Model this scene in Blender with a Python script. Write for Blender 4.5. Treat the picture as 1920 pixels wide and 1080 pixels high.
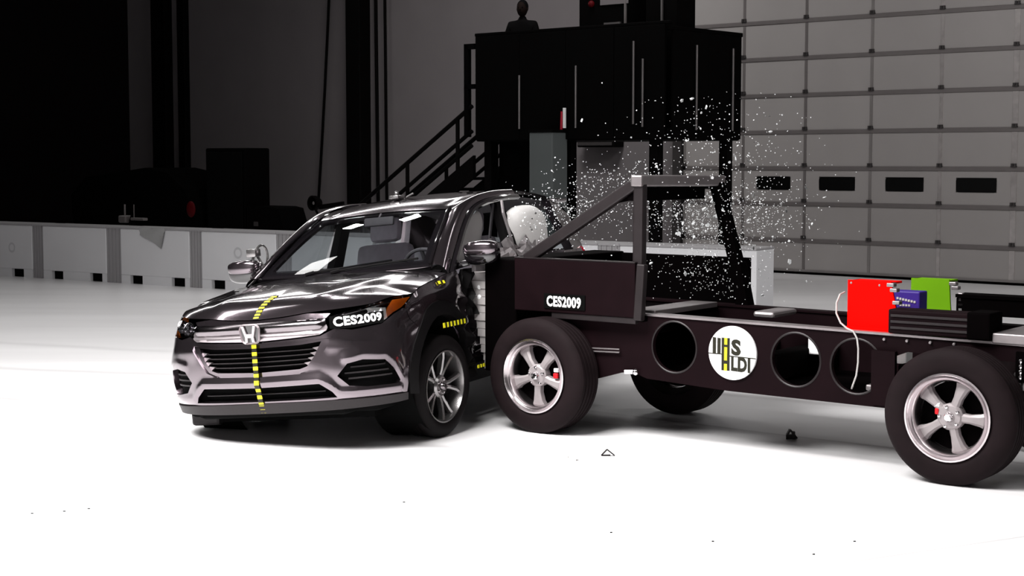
import bpy, bmesh, math, random
import numpy as np
from mathutils import Vector, Matrix
from mathutils.geometry import delaunay_2d_cdt

for _o in list(bpy.data.objects):
    bpy.data.objects.remove(_o, do_unlink=True)
scn = bpy.context.scene
COL = scn.collection
R = math.radians
rng = random.Random(7)

# ------------------------------------------------------------------ camera
cam_d = bpy.data.cameras.new('camera')
cam = bpy.data.objects.new('camera', cam_d)
COL.objects.link(cam)
cam.location = (0, 0, 1.8)
cam.rotation_euler = (R(90) - math.atan(240 / 3000.0), 0, 0)
cam_d.sensor_width = 36.0
cam_d.lens = 36.0 * 3000.0 / 1920.0
cam_d.clip_end = 200
scn.camera = cam

# ------------------------------------------------------------------ world, lamps, exposure
w = bpy.data.worlds.new('hall_air')
scn.world = w
w.use_nodes = True
w.node_tree.nodes['Background'].inputs[0].default_value = (0.9, 0.88, 0.9, 1)
w.node_tree.nodes['Background'].inputs[1].default_value = 0.012

def area(name, loc, size, power, target=None, col=(1, 0.985, 0.97), spread=180):
    d = bpy.data.lights.new(name, 'AREA')
    d.shape = 'RECTANGLE'
    d.size, d.size_y = size
    d.energy = power
    d.color = col
    d.spread = R(spread)
    o = bpy.data.objects.new(name, d)
    COL.objects.link(o)
    o.location = loc
    t = Vector(target if target else (loc[0], loc[1], 0))
    dirv = (t - Vector(loc)).normalized()
    o.rotation_euler = dirv.to_track_quat('-Z', 'Y').to_euler()
    return o

# flood banks hung over the impact zone, the rows of hall lamps behind it, and added fill lights
area('flood_bank_main', (-3.6, 7.0, 7.0), (6.0, 4.0), 1400, (-2.8, 8.0, 0), spread=125)
area('flood_bank_cart', (4.4, 6.6, 7.2), (4.0, 3.0), 60, (2.2, 9.6, 0), spread=130)
area('hall_lamp_row_a', (-2.6, 22.3, 6.3), (8.0, 0.45), 105, (-1.4, 11.0, 1.0))
area('hall_lamp_row_b', (-9.5, 29.5, 6.9), (9.0, 0.7), 120, (-1.4, 11.0, 1.0))
area('hall_lamp_row_e', (0.6, 23.0, 6.0), (5.0, 0.55), 62, (-1.0, 11.0, 1.0))
area('flood_lamp_a', (-4.16, 20.0, 7.44), (0.45, 0.45), 70, (-1.1, 11.5, 1.3))
area('flood_lamp_b', (-2.95, 20.0, 8.7), (0.45, 0.45), 70, (-0.8, 11.4, 1.3))
area('door_fill_light', (5.5, 15.0, 9.0), (6.0, 1.0), 330, (7.2, 22.6, 1.5))  # added fill aimed at the sectional door to brighten it
area('wall_fill_light', (-0.5, 21.5, 10.5), (4.0, 0.8), 120, (0.5, 29.0, 1.5), spread=75)  # added fill that lifts the back wall by the platform
area('front_wall_fill_light', (-6.0, -3.0, 10.0), (8.0, 1.0), 650, (-8.0, -8.0, 1.0), spread=150)  # added fill on the wall behind the camera, for the bumper's reflections
area('hall_lamp_row_d', (-8.0, 13.0, 8.0), (0.8, 8.0), 150, (-7.6, 13.5, 0))

scn.view_settings.view_transform = 'Standard'
scn.view_settings.look = 'None'
scn.view_settings.gamma = 1.0
scn.view_settings.use_curve_mapping = False
scn.view_settings.exposure = 0.0

# ------------------------------------------------------------------ materials
def srgb(r, g, b):
    f = lambda c: (c / 255.0 / 12.92) if c / 255.0 <= 0.04045 else ((c / 255.0 + 0.055) / 1.055) ** 2.4
    return (f(r), f(g), f(b))

def mat(name, col, rough=0.5, metal=0.0, spec=0.5, var=0.12, scale=9.0, coat=0.0, bump=0.0, emit=None, est=0.0,
        trans=0.0, ior=1.5, rvar=0.08):
    m = bpy.data.materials.new(name)
    m.use_nodes = True
    nt = m.node_tree
    b = nt.nodes['Principled BSDF']
    b.inputs['Metallic'].default_value = metal
    b.inputs['Specular IOR Level'].default_value = spec
    b.inputs['Coat Weight'].default_value = coat
    b.inputs['Coat Roughness'].default_value = 0.03
    b.inputs['Transmission Weight'].default_value = trans
    b.inputs['IOR'].default_value = ior
    tc = nt.nodes.new('ShaderNodeTexCoord')
    nz = nt.nodes.new('ShaderNodeTexNoise')
    nz.inputs['Scale'].default_value = scale
    nz.inputs['Detail'].default_value = 4
    nt.links.new(tc.outputs['Object'], nz.inputs['Vector'])
    mx = nt.nodes.new('ShaderNodeMix')
    mx.data_type = 'RGBA'
    mx.inputs[6].default_value = (*[c * (1 - var) for c in col], 1)
    mx.inputs[7].default_value = (*[min(1, c * (1 + var)) for c in col], 1)
    nt.links.new(nz.outputs['Fac'], mx.inputs[0])
    nt.links.new(mx.outputs[2], b.inputs['Base Color'])
    mr = nt.nodes.new('ShaderNodeMapRange')
    mr.inputs[3].default_value = max(0.02, rough - rvar * rough)
    mr.inputs[4].default_value = min(1, rough + rvar * rough)
    nt.links.new(nz.outputs['Fac'], mr.inputs[0])
    nt.links.new(mr.outputs[0], b.inputs['Roughness'])
    if bump:
        bp = nt.nodes.new('ShaderNodeBump')
        bp.inputs['Strength'].default_value = bump
        bp.inputs['Distance'].default_value = 0.01
        nt.links.new(nz.outputs['Fac'], bp.inputs['Height'])
        nt.links.new(bp.outputs['Normal'], b.inputs['Normal'])
    if emit:
        b.inputs['Emission Color'].default_value = (*emit, 1)
        b.inputs['Emission Strength'].default_value = est
    return m

def glass_mat(name, tint=(0.9, 0.93, 0.92), rough=0.0, refl=1.0):
    m = bpy.data.materials.new(name)
    m.use_nodes = True
    nt = m.node_tree
    nt.nodes.remove(nt.nodes['Principled BSDF'])
    out = nt.nodes['Material Output']
    tr = nt.nodes.new('ShaderNodeBsdfTransparent')
    tr.inputs[0].default_value = (*tint, 1)
    gl = nt.nodes.new('ShaderNodeBsdfGlossy')
    gl.inputs['Roughness'].default_value = rough
    gl.inputs[0].default_value = (refl, refl, refl, 1)
    fr = nt.nodes.new('ShaderNodeFresnel')
    fr.inputs[0].default_value = 1.6
    mx = nt.nodes.new('ShaderNodeMixShader')
    nt.links.new(fr.outputs[0], mx.inputs[0])
    nt.links.new(tr.outputs[0], mx.inputs[1])
    nt.links.new(gl.outputs[0], mx.inputs[2])
    nt.links.new(mx.outputs[0], out.inputs[0])
    return m

M = {}
M['paint'] = mat('grey_metallic_paint', (0.150, 0.124, 0.139), 0.14, 0.95, 0.5, 0.03, 2.0, coat=1.0, rvar=0.0)
M['bumper_paint'] = M['paint']
M['blackplastic'] = mat('black_textured_plastic', (0.0025, 0.002, 0.0023), 0.6, 0, 0.1, 0.3, 120)
M['greyplastic'] = mat('dark_grey_plastic', (0.018, 0.015, 0.016), 0.5, 0, 0.2, 0.2, 90)
M['void'] = mat('black_cavity', (0.002, 0.002, 0.002), 0.9, 0, 0.05, 0.3, 30)
M['pianoblack'] = mat('gloss_black', (0.006, 0.005, 0.006), 0.10, 0, 0.5, 0.2, 60, coat=1.0)
M['chrome'] = mat('bright_chrome', (0.78, 0.76, 0.77), 0.10, 1.0, 0.5, 0.04, 40)
M['darkchrome'] = mat('dark_chrome', (0.20, 0.18, 0.19), 0.16, 1.0, 0.5, 0.05, 40)
M['badge'] = mat('brushed_bright_badge', (0.55, 0.49, 0.51), 0.35, 0.8, 0.5, 0.04, 40)
M['satin'] = mat('satin_trim', (0.36, 0.32, 0.335), 0.32, 0.85, 0.5, 0.05, 60)
M['polished'] = mat('polished_rim', (0.62, 0.57, 0.585), 0.24, 1.0, 0.5, 0.06, 20)
M['alloy'] = mat('machined_alloy', (0.27, 0.26, 0.26), 0.25, 0.9, 0.5, 0.1, 30)
M['alloy_grey'] = mat('cast_grey_alloy', (0.30, 0.27, 0.275), 0.48, 0.35, 0.5, 0.1, 30)
M['rubber'] = mat('tyre_rubber', (0.004, 0.003, 0.0033), 0.65, 0, 0.08, 0.35, 25, bump=0.05)
M['cart_rubber'] = mat('dusty_tyre_rubber', (0.0095, 0.0058, 0.0066), 0.7, 0, 0.07, 0.35, 14, bump=0.05)
M['cart_black'] = mat('cart_black_paint', (0.0058, 0.0020, 0.0029), 0.65, 0.0, 0.05, 0.35, 6)
M['cart_dark'] = mat('cart_matt_black', (0.0010, 0.0006, 0.0007), 0.8, 0.0, 0.015, 0.3, 9)
M['cage'] = mat('cage_dark_steel', (0.017, 0.013, 0.014), 0.45, 0.2, 0.3, 0.25, 12)
M['steel'] = mat('worn_steel_edge', (0.26, 0.235, 0.24), 0.42, 0.7, 0.5, 0.2, 14)
M['honeycomb'] = mat('aluminium_face', (0.52, 0.49, 0.485), 0.5, 0.3, 0.4, 0.14, 22)
M['white'] = mat('white_paint', (0.86, 0.86, 0.86), 0.4, 0, 0.4, 0.02, 10)
M['text_white'] = mat('white_lettering', (0.95, 0.95, 0.95), 0.5, 0, 0.3, 0.01, 10)
M['yellow'] = mat('yellow_tape', (0.85, 0.78, 0.02), 0.5, 0, 0.3, 0.04, 30)
M['blacktape'] = mat('black_tape', (0.012, 0.011, 0.004), 0.5, 0, 0.3, 0.1, 30)
M['red'] = mat('fluorescent_red_panel', (0.95, 0.0015, 0.0005), 0.8, 0, 0.03, 0.03, 10, emit=(0.9, 0.004, 0.0), est=0.0)
M['green'] = mat('lime_green_panel', (0.125, 0.30, 0.006), 0.8, 0, 0.05, 0.05, 10)
M['blue'] = mat('deep_blue_box', (0.035, 0.014, 0.20), 0.5, 0, 0.3, 0.1, 20)
M['amber'] = mat('amber_reflector', (0.75, 0.16, 0.005), 0.2, 0, 0.6, 0.15, 40)
M['redlamp'] = mat('red_lens', (0.42, 0.01, 0.03), 0.2, 0, 0.6, 0.1, 30)
M['dimred'] = mat('dull_dark_red', (0.08, 0.002, 0.004), 0.5, 0, 0.1, 0.2, 20)
M['redmark'] = mat('red_plastic_mark', (0.55, 0.006, 0.012), 0.5, 0, 0.3, 0.1, 30)
M['wallgrey'] = mat('grey_painted_block_wall', (0.165, 0.150, 0.154), 0.8, 0, 0.2, 0.10, 1.2)
M['wallpale'] = mat('pale_painted_wall', (0.62, 0.60, 0.61), 0.8, 0, 0.2, 0.05, 1.0)
M['wallblack'] = mat('unlit_wall_black', (0.006, 0.0045, 0.005), 0.95, 0, 0.05, 0.5, 0.6)  # unlit end of the hall: missing light put into the colour
M['doorgrey'] = mat('beige_grey_door_panel', (0.36, 0.338, 0.332), 0.55, 0, 0.3, 0.05, 1.5)
M['doorrail'] = mat('door_rail_dark_steel', (0.175, 0.158, 0.156), 0.5, 0.2, 0.4, 0.12, 6)  # darker steel tone for the rails and some stiles
M['doorstile'] = mat('door_stile_steel', (0.28, 0.26, 0.255), 0.4, 0.35, 0.5, 0.15, 5)
M['galv'] = mat('bright_galvanised_strip', (0.62, 0.58, 0.57), 0.32, 0.75, 0.5, 0.3, 9)
M['hinge'] = mat('dark_hinge_steel', (0.06, 0.054, 0.054), 0.5, 0.4, 0.4, 0.2, 20)
M['pane'] = mat('dark_night_pane', (0.002, 0.002, 0.002), 0.35, 0, 0.2, 0.1, 20)
M['platform'] = mat('platform_black', (0.0012, 0.001, 0.001), 0.8, 0, 0.04, 0.3, 5)
M['platpost'] = mat('platform_post_steel', (0.30, 0.28, 0.28), 0.35, 0.8, 0.5, 0.2, 5)
M['stair'] = mat('stair_black_steel', (0.0016, 0.0012, 0.0012), 0.7, 0, 0.06, 0.3, 5)
M['cabinet'] = mat('blue_grey_cabinet', (0.105, 0.117, 0.117), 0.6, 0, 0.3, 0.06, 3)
M['blockwhite'] = mat('white_barrier_plastic', (0.78, 0.78, 0.80), 0.55, 0, 0.3, 0.04, 2)
M['faint'] = mat('faint_printed_grey', (0.60, 0.60, 0.62), 0.6, 0, 0.2, 0.05, 4)
M['blockgrey'] = mat('grey_barrier_post', (0.36, 0.35, 0.36), 0.6, 0, 0.3, 0.05, 4)
M['cloth_grey'] = mat('grey_sheet', (0.40, 0.40, 0.40), 0.8, 0, 0.1, 0.1, 8)
M['darkcloth'] = mat('dark_clothing', (0.003, 0.0028, 0.003), 0.9, 0, 0.05, 0.3, 20)
M['skin'] = mat('shaded_skin', (0.010, 0.006, 0.005), 0.8, 0, 0.05, 0.1, 20)  # skin darkened to a silhouette, shade put into the colour
M['seat'] = mat('light_grey_seat_cloth', (0.74, 0.70, 0.76), 0.85, 0, 0.1, 0.12, 30)
M['interior'] = mat('dark_cabin_trim', (0.05, 0.047, 0.052), 0.7, 0, 0.2, 0.2, 20)
M['headliner'] = mat('grey_headliner', (0.35, 0.33, 0.34), 0.9, 0, 0.1, 0.1, 20)
M['airbag'] = mat('white_airbag_fabric', (0.93, 0.91, 0.90), 0.75, 0, 0.15, 0.05, 40, bump=0.1)
M['curtain'] = mat('grey_curtain_airbag', (0.50, 0.48, 0.48), 0.8, 0, 0.15, 0.06, 30)
M['glass'] = glass_mat('clear_windscreen', (0.88, 0.90, 0.91))
M['sideglass'] = glass_mat('tinted_side_glass', (0.75, 0.78, 0.79))
M['lens'] = glass_mat('clear_lamp_lens', (0.85, 0.86, 0.88))
M['shard'] = mat('broken_glass', (0.82, 0.84, 0.85), 0.12, 0.0, 0.9, 0.15, 60, trans=0.25)
M['sharddark'] = mat('dark_broken_glass', (0.10, 0.10, 0.10), 0.15, 0.0, 0.8, 0.3, 60)
M['cable'] = mat('pale_cable', (0.45, 0.43, 0.42), 0.5, 0, 0.3, 0.05, 20)
M['junk'] = mat('torn_metal', (0.36, 0.33, 0.34), 0.35, 0.6, 0.5, 0.4, 18)
M['debris'] = mat('pale_debris', (0.70, 0.68, 0.62), 0.5, 0, 0.4, 0.2, 50)
M['ceiling'] = mat('dark_ceiling_deck', (0.03, 0.028, 0.028), 0.9, 0, 0.1, 0.2, 0.5)

# ------------------------------------------------------------------ mesh helpers
class MB:
    def __init__(s):
        s.v = []; s.f = []
    def add(s, vs, fs, mtx=None):
        o = len(s.v)
        for p in vs:
            p = Vector(p)
            if mtx is not None:
                p = mtx @ p
            s.v.append(tuple(p))
        for f in fs:
            s.f.append(tuple(i + o for i in f))
        return s
    def box(s, c, d, rot=None, bev=0.0):
        x, y, z = d[0] / 2, d[1] / 2, d[2] / 2
        m = Matrix.Translation(c) @ (rot.to_4x4() if rot is not None else Matrix.Identity(4))
        if bev <= 0:
            vs = [(-x, -y, -z), (x, -y, -z), (x, y, -z), (-x, y, -z), (-x, -y, z), (x, -y, z), (x, y, z), (-x, y, z)]
            fs = [(0, 3, 2, 1), (4, 5, 6, 7), (0, 1, 5, 4), (1, 2, 6, 5), (2, 3, 7, 6), (3, 0, 4, 7)]
            return s.add(vs, fs, m)
        b = bmesh.new()
        bmesh.ops.create_cube(b, size=1)
        for v in b.verts:
            v.co = Vector((v.co.x * d[0], v.co.y * d[1], v.co.z * d[2]))
        bmesh.ops.bevel(b, geom=list(b.edges), offset=min(bev, min(d) * 0.45), segments=2, affect='EDGES', profile=0.5)
        b.verts.ensure_lookup_table()
        for i, v in enumerate(b.verts):
            v.index = i
        s.add([v.co.copy() for v in b.verts], [tuple(v.index for v in f.verts) for f in b.faces], m)
        b.free()
        return s
    def bx(s, x0, x1, y0, y1, z0, z1, bev=0.0):
        return s.box(((x0 + x1) / 2, (y0 + y1) / 2, (z0 + z1) / 2), (abs(x1 - x0), abs(y1 - y0), abs(z1 - z0)), None, bev)
    def bar(s, p, q, wd, ht, up=(0, 0, 1), bev=0.0):
        p, q = Vector(p), Vector(q)
        x = (q - p).normalized(); u = Vector(up)
        y = u.cross(x)
        if y.length < 1e-4:
            y = Vector((0, 1, 0)).cross(x)
        y.normalize(); z = x.cross(y)
        rot = Matrix((x, y, z)).transposed()
        return s.box((p + q) / 2, ((q - p).length, wd, ht), rot, bev)
    def tube(s, pts, r, n=8, cap=True):
        pts = [Vector(p) for p in pts]
        rs = r if isinstance(r, (list, tuple)) else [r] * len(pts)
        o = len(s.v); prev = None
        for i, p in enumerate(pts):
            t = (pts[min(i + 1, len(pts) - 1)] - pts[max(i - 1, 0)]).normalized()
            a = prev if prev is not None else (Vector((0, 0, 1)) if abs(t.z) < 0.9 else Vector((1, 0, 0)))
            x = (a - t * a.dot(t)).normalized(); y = t.cross(x); prev = x
            for k in range(n):
                an = 2 * math.pi * k / n
                s.v.append(tuple(p + (x * math.cos(an) + y * math.sin(an)) * rs[i]))
        for i in range(len(pts) - 1):
            for k in range(n):
                k2 = (k + 1) % n
                s.f.append((o + i * n + k, o + i * n + k2, o + (i + 1) * n + k2, o + (i + 1) * n + k))
        if cap:
            s.f.append(tuple(o + k for k in reversed(range(n))))
            s.f.append(tuple(o + (len(pts) - 1) * n + k for k in range(n)))
        return s
    def lathe(s, prof, n=48, mtx=None, closed=False):
        # profile of (radius, y) turned about the local y axis
        vs = []; fs = []; m = len(prof)
        for k in range(n):
            a = 2 * math.pi * k / n
            for r, y in prof:
                vs.append((r * math.cos(a), y, r * math.sin(a)))
        for k in range(n):
            k2 = (k + 1) % n
            for i in range(m - 1 if not closed else m):
                j = (i + 1) % m
                fs.append((k * m + i, k * m + j, k2 * m + j, k2 * m + i))
        return s.add(vs, fs, mtx)
    def prism(s, poly, h, mtx=None):
        # poly in xy, extruded 0..h along z
        n = len(poly)
        vs = [(x, y, 0) for x, y in poly] + [(x, y, h) for x, y in poly]
        fs = [tuple(reversed(range(n))), tuple(range(n, 2 * n))] + [(i, (i + 1) % n, n + (i + 1) % n, n + i) for i in range(n)]
        return s.add(vs, fs, mtx)
    def sphere(s, c, r, n=12, m=8, sc=(1, 1, 1), mtx=None):
        vs = []; fs = []
        for i in range(m + 1):
            th = math.pi * i / m
            for k in range(n):
                a = 2 * math.pi * k / n
                vs.append((c[0] + r * sc[0] * math.sin(th) * math.cos(a), c[1] + r * sc[1] * math.sin(th) * math.sin(a), c[2] + r * sc[2] * math.cos(th)))
        for i in range(m):
            for k in range(n):
                k2 = (k + 1) % n
                fs.append((i * n + k, (i + 1) * n + k, (i + 1) * n + k2, i * n + k2))
        return s.add(vs, fs, mtx)

def link(name, me, m, parent=None, smooth=False, angle=35):
    if m is not None:
        me.materials.append(M[m] if isinstance(m, str) else m)
    if smooth:
        me.polygons.foreach_set('use_smooth', [True] * len(me.polygons))
        try:
            me.set_sharp_from_angle(angle=R(angle))
        except Exception:
            pass
    o = bpy.data.objects.new(name, me)
    COL.objects.link(o)
    if parent is not None:
        o.parent = parent
    return o

def obj(name, mb, m, parent=None, smooth=False, angle=35, label=None):
    me = bpy.data.meshes.new(name)
    me.from_pydata(mb.v, [], mb.f)
    b = bmesh.new(); b.from_mesh(me)
    bmesh.ops.recalc_face_normals(b, faces=b.faces)
    b.to_mesh(me); b.free()
    o = link(name, me, m, parent, smooth, angle)
    if label:
        o['label'] = label
    return o

def tag(o, label=None, cat=None, group=None, kind=None):
    if label: o['label'] = label
    if cat: o['category'] = cat
    if group: o['group'] = group
    if kind: o['kind'] = kind
    return o

def thing(name, label, cat, loc=(0, 0, 0), rot=(0, 0, 0), group=None):
    o = bpy.data.objects.new(name, None)
    COL.objects.link(o)
    o.location = loc; o.rotation_euler = rot
    o.empty_display_size = 0.2
    return tag(o, label, cat, group)

def dup(src, parent=None):
    c = src.copy(); COL.objects.link(c); c.parent = parent
    for ch in list(src.children):
        dup(ch, c)
    return c

def text_mesh(body, bold=0.03, res=3, spacing=1.08):
    cu = bpy.data.curves.new('lettering', 'FONT')
    cu.body = body; cu.size = 1.0; cu.offset = bold; cu.resolution_u = res
    cu.space_character = spacing
    t = bpy.data.objects.new('lettering_tmp', cu)
    COL.objects.link(t)
    bpy.context.view_layer.update()
    dg = bpy.context.evaluated_depsgraph_get()
    me = bpy.data.meshes.new_from_object(t.evaluated_get(dg))
    bpy.data.objects.remove(t, do_unlink=True)
    P = np.array([v.co[:2] for v in me.vertices])
    F = [tuple(p.vertices) for p in me.polygons]
    bpy.data.meshes.remove(me)
    lo, hi = P.min(0), P.max(0)
    return (P - lo) / (hi - lo), F

# ------------------------------------------------------------------ setting
def floor_material():
    m = bpy.data.materials.new('white_epoxy_floor')
    m.use_nodes = True
    nt = m.node_tree; b = nt.nodes['Principled BSDF']; L = nt.links.new
    geo = nt.nodes.new('ShaderNodeNewGeometry')
    sep = nt.nodes.new('ShaderNodeSeparateXYZ'); L(geo.outputs['Position'], sep.inputs[0])
    def math_(op, a, c=None):
        n = nt.nodes.new('ShaderNodeMath'); n.operation = op
        for i, v in enumerate((a, c)):
            if v is None: continue
            if isinstance(v, (int, float)): n.inputs[i].default_value = v
            else: L(v, n.inputs[i])
        return n.outputs[0]
    X, Y = sep.outputs[0], sep.outputs[1]
    nz = nt.nodes.new('ShaderNodeTexNoise'); nz.inputs['Scale'].default_value = 0.55; nz.inputs['Detail'].default_value = 5
    mp = nt.nodes.new('ShaderNodeMapping'); mp.inputs['Rotation'].default_value = (0, 0, R(37)); mp.inputs['Scale'].default_value = (0.55, 3.2, 1)
    L(geo.outputs['Position'], mp.inputs[0]); L(mp.outputs[0], nz.inputs['Vector'])
    wob = nt.nodes.new('ShaderNodeTexNoise'); wob.inputs['Scale'].default_value = 1.4; wob.inputs['Detail'].default_value = 2
    L(geo.outputs['Position'], wob.inputs['Vector'])
    total = None
    # rubber marks and joints worn into the floor, with painted shade by the cart: x0,y0,x1,y1,width,strength,bow
    for x0, y0, x1, y1, wd, st, bow in [
            (1.0, 10.8, 4.6, 8.05, 0.55, 0.16, 0.0), (-6.5, 12.95, -2.1, 11.2, 0.07, 0.50, -0.10), (-6.0, 14.4, -2.6, 13.3, 0.10, 0.26, 0.1), (-7.0, 16.6, -3.0, 14.9, 0.10, 0.15, 0.05),  # broad first mark: track wear and the cart's soft shade in one colour
            (0.4, 11.55, 4.2, 8.55, 0.035, 0.42, 0.05), (0.1, 11.2, 2.6, 9.35, 0.03, 0.20, -0.04), (-0.9, 10.1, 0.55, 9.50, 0.07, 0.40, -0.05),  # last one paints the soft shadow in front of the cart nose
            (1.0, 12.7, 4.4, 10.3, 0.08, 0.30, 0.0), (0.5, 10.0, 3.6, 7.9, 0.09, 0.13, 0.0),
            (-2.3, 7.95, -0.1, 9.93, 0.007, 0.75, 0.0), (-0.6, 7.2, 0.8, 8.72, 0.005, 0.6, 0.05), (1.0, 6.8, 2.7, 7.68, 0.010, 0.45, 0.0)]:
        dx, dy = x1 - x0, y1 - y0; ln = math.hypot(dx, dy); dx /= ln; dy /= ln
        a = math_('ADD', math_('MULTIPLY', math_('SUBTRACT', X, x0), dx), math_('MULTIPLY', math_('SUBTRACT', Y, y0), dy))
        d = math_('SUBTRACT', math_('MULTIPLY', math_('SUBTRACT', Y, y0), dx), math_('MULTIPLY', math_('SUBTRACT', X, x0), dy))
        tt = math_('DIVIDE', a, ln)
        par = math_('MULTIPLY', math_('MULTIPLY', tt, math_('SUBTRACT', 1.0, tt)), 4 * bow * 1.0)
        d = math_('ADD', d, par)
        d = math_('ADD', d, math_('MULTIPLY', math_('SUBTRACT', wob.outputs['Fac'], 0.5), wd * 1.6))
        q = math_('DIVIDE', d, wd)
        g = math_('EXPONENT', math_('MULTIPLY', math_('MULTIPLY', q, q), -1.0))
        e = math_('MULTIPLY', math_('MULTIPLY', tt, math_('SUBTRACT', 1.0, tt)), 12.0)
        e = math_('MAXIMUM', math_('MINIMUM', e, 1.0), 0.0)
        g = math_('MULTIPLY', math_('MULTIPLY', g, e), st)
        total = g if total is None else math_('MAXIMUM', total, g)
    cr = nt.nodes.new('ShaderNodeMapRange'); L(nz.outputs['Fac'], cr.inputs[0])
    cr.inputs[1].default_value = 0.35; cr.inputs[2].default_value = 0.75; cr.inputs[3].default_value = 0.0; cr.inputs[4].default_value = 0.13
    tot = math_('MINIMUM', math_('ADD', total, cr.outputs[0]), 0.9)
    mx = nt.nodes.new('ShaderNodeMix'); mx.data_type = 'RGBA'
    mx.inputs[6].default_value = (0.86, 0.85, 0.86, 1); mx.inputs[7].default_value = (0.12, 0.105, 0.11, 1)
    L(tot, mx.inputs[0]); L(mx.outputs[2], b.inputs['Base Color'])
    b.inputs['Roughness'].default_value = 0.34
    b.inputs['Specular IOR Level'].default_value = 0.45
    return m

M['floor'] = floor_material()
fl = obj('floor', MB().bx(-40, 40, -30, 46, -0.2, 0.0), 'floor')
tag(fl, 'glossy white epoxy floor of the test hall with faint tyre marks', 'floor', kind='structure')

WA = R(-41)
UW = Vector((math.cos(WA), math.sin(WA), 0)); NW = Vector((-UW.y, UW.x, 0))
W0 = Vector((4.127, 25.735, 0))
def wall_frame(o):
    o.location = W0; o.rotation_euler = (0, 0, WA)
    return o
# wall coordinates: s along the wall (to the right), q behind the wall face (negative = in front), z up
wb = obj('wall_back', MB().bx(-17.2, 26, 0.06, 0.36, 0, 12), 'wallgrey')
tag(wall_frame(wb), 'dark grey painted back wall of the hall', 'wall', kind='structure')
for s0, s1, dep in [(-16.05, -15.55, 0.22), (-15.2, -14.95, 0.15), (-9.62, -9.22, 0.30)]:
    obj('pilaster', MB().bx(s0, s1, 0.06 - dep, 0.07, 0, 11.9, 0.02), 'stair', wb)
obj('conduit', MB().tube([(-9.02, -0.02, 11.9), (-8.98, -0.02, 5), (-8.94, -0.02, 0.05)], 0.035), 'stair', wb, True)
obj('conduit', MB().tube([(-8.78, -0.02, 11.9), (-8.72, -0.02, 4), (-8.7, -0.02, 0.05)], 0.03), 'stair', wb, True)
obj('hanging_cable', MB().tube([(-9.98 - 0.012 * i - 0.0022 * i * i, -0.05, 11.8 - i * 0.72) for i in range(16)], 0.028), 'stair', wb, True)
wl = obj('wall_left', MB().bx(-17.5, -17.2, -34, 0.36, 0, 12), 'wallblack')
tag(wall_frame(wl), 'far left side wall of the hall, its darkness painted in as black', 'wall', kind='structure')
wf = obj('wall_front', MB().bx(-17.2, 26, -34.3, -34, 0, 12), 'wallpale')
tag(wall_frame(wf), 'pale wall of the hall behind the camera', 'wall', kind='structure')
cl = obj('ceiling', MB().bx(-17.5, 26.3, -34.3, 0.36, 12, 12.2), 'ceiling')
tag(wall_frame(cl), 'dark hall ceiling', 'ceiling', kind='structure')
wr = obj('wall_right', MB().bx(26, 26.3, -34, 0.36, 0, 12), 'wallgrey')
tag(wall_frame(wr), 'grey side wall at the right of the hall', 'wall', kind='structure')

# sectional door: sections, rails, stiles, hinges, panes
door = thing('door_1', 'large beige grey sectional overhead door with a row of small dark windows', 'door', W0, (0, 0, WA))
door['kind'] = 'structure'
cols = [-1.62 + 1.145 * i for i in range(10)]
rows = [-0.02, 0.53, 1.11, 1.67, 2.24, 2.82, 3.40, 3.98, 4.56, 5.14]
panel_me = None
for r_ in range(len(rows) - 1):
    z0, z1 = rows[r_], rows[r_ + 1]
    for c_ in range(len(cols) - 1):
        s0, s1 = cols[c_], cols[c_ + 1]
        me = MB()
        if r_ == 2:   # window row: a frame of four pieces round the pane
            cx = (s0 + s1) / 2; x0, x1, y0, y1 = cx - 0.315, cx + 0.315, 1.325, 1.54
            me.bx(s0 + .02, x0, -0.03, 0.03, z0 + .03, z1 - .03).bx(x1, s1 - .02, -0.03, 0.03, z0 + .03, z1 - .03)
            me.bx(x0, x1, -0.03, 0.03, z0 + .03, y0).bx(x0, x1, -0.03, 0.03, y1, z1 - .03)
            p = obj('panel', me, 'doorgrey', door)
            pts = []
            for k in range(24):
                a = 2 * math.pi * k / 24
                ca, sa = math.cos(a), math.sin(a)
                pts.append((cx + math.copysign(0.30 - 0.05, ca) + 0.05 * ca + math.copysign(0.012, ca), 1.4325 + math.copysign(0.0935 - 0.05, sa) + 0.05 * sa + math.copysign(0.012, sa)))
            mm = Matrix.Translation((0, -0.026, 0)) @ Matrix.Rotation(R(90), 4, 'X')
            obj('window_pane', MB().prism(pts, 0.012, mm), 'pane', door)
        else:
            me.bx(s0 + .02, s1 - .02, -0.03, 0.03, z0 + .03, z1 - .03, 0.006)
            obj('panel', me, 'doorgrey', door)
for r_ in range(1, len(rows) - 1):
    z = rows[r_]
    obj('rail', MB().bx(cols[0] + 0.02, cols[-1], -0.045, 0.02, z - 0.034, z + 0.034, 0.01), 'doorrail', door)
for c_ in range(len(cols)):
    for r_ in range(len(rows) - 1):
        m_ = 'galv' if c_ in (4, 5) else 'doorstile'
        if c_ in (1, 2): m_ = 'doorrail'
        wd = {5: 0.042, 4: 0.026}.get(c_, 0.022)
        obj('stile', MB().bx(cols[c_] - wd, cols[c_] + wd, -0.040, 0.02, rows[r_] + 0.036, rows[r_ + 1] - 0.036), m_, door)
    for r_ in range(1, len(rows) - 1):
        obj('hinge', MB().box((cols[c_] - 0.022, -0.055, rows[r_] + 0.055), (0.032, 0.03, 0.05)).box((cols[c_] + 0.022, -0.055, rows[r_] + 0.055), (0.032, 0.03, 0.05)).box((cols[c_], -0.05, rows[r_] + 0.035), (0.09, 0.02, 0.018)), 'hinge', door)
obj('bottom_seal', MB().bx(cols[0], cols[-1], -0.07, 0.03, -0.0, 0.035), 'cart_dark', door)
obj('bottom_bar', MB().bx(cols[0], cols[-1], -0.05, 0.03, 0.036, 0.075), 'doorstile', door)
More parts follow.
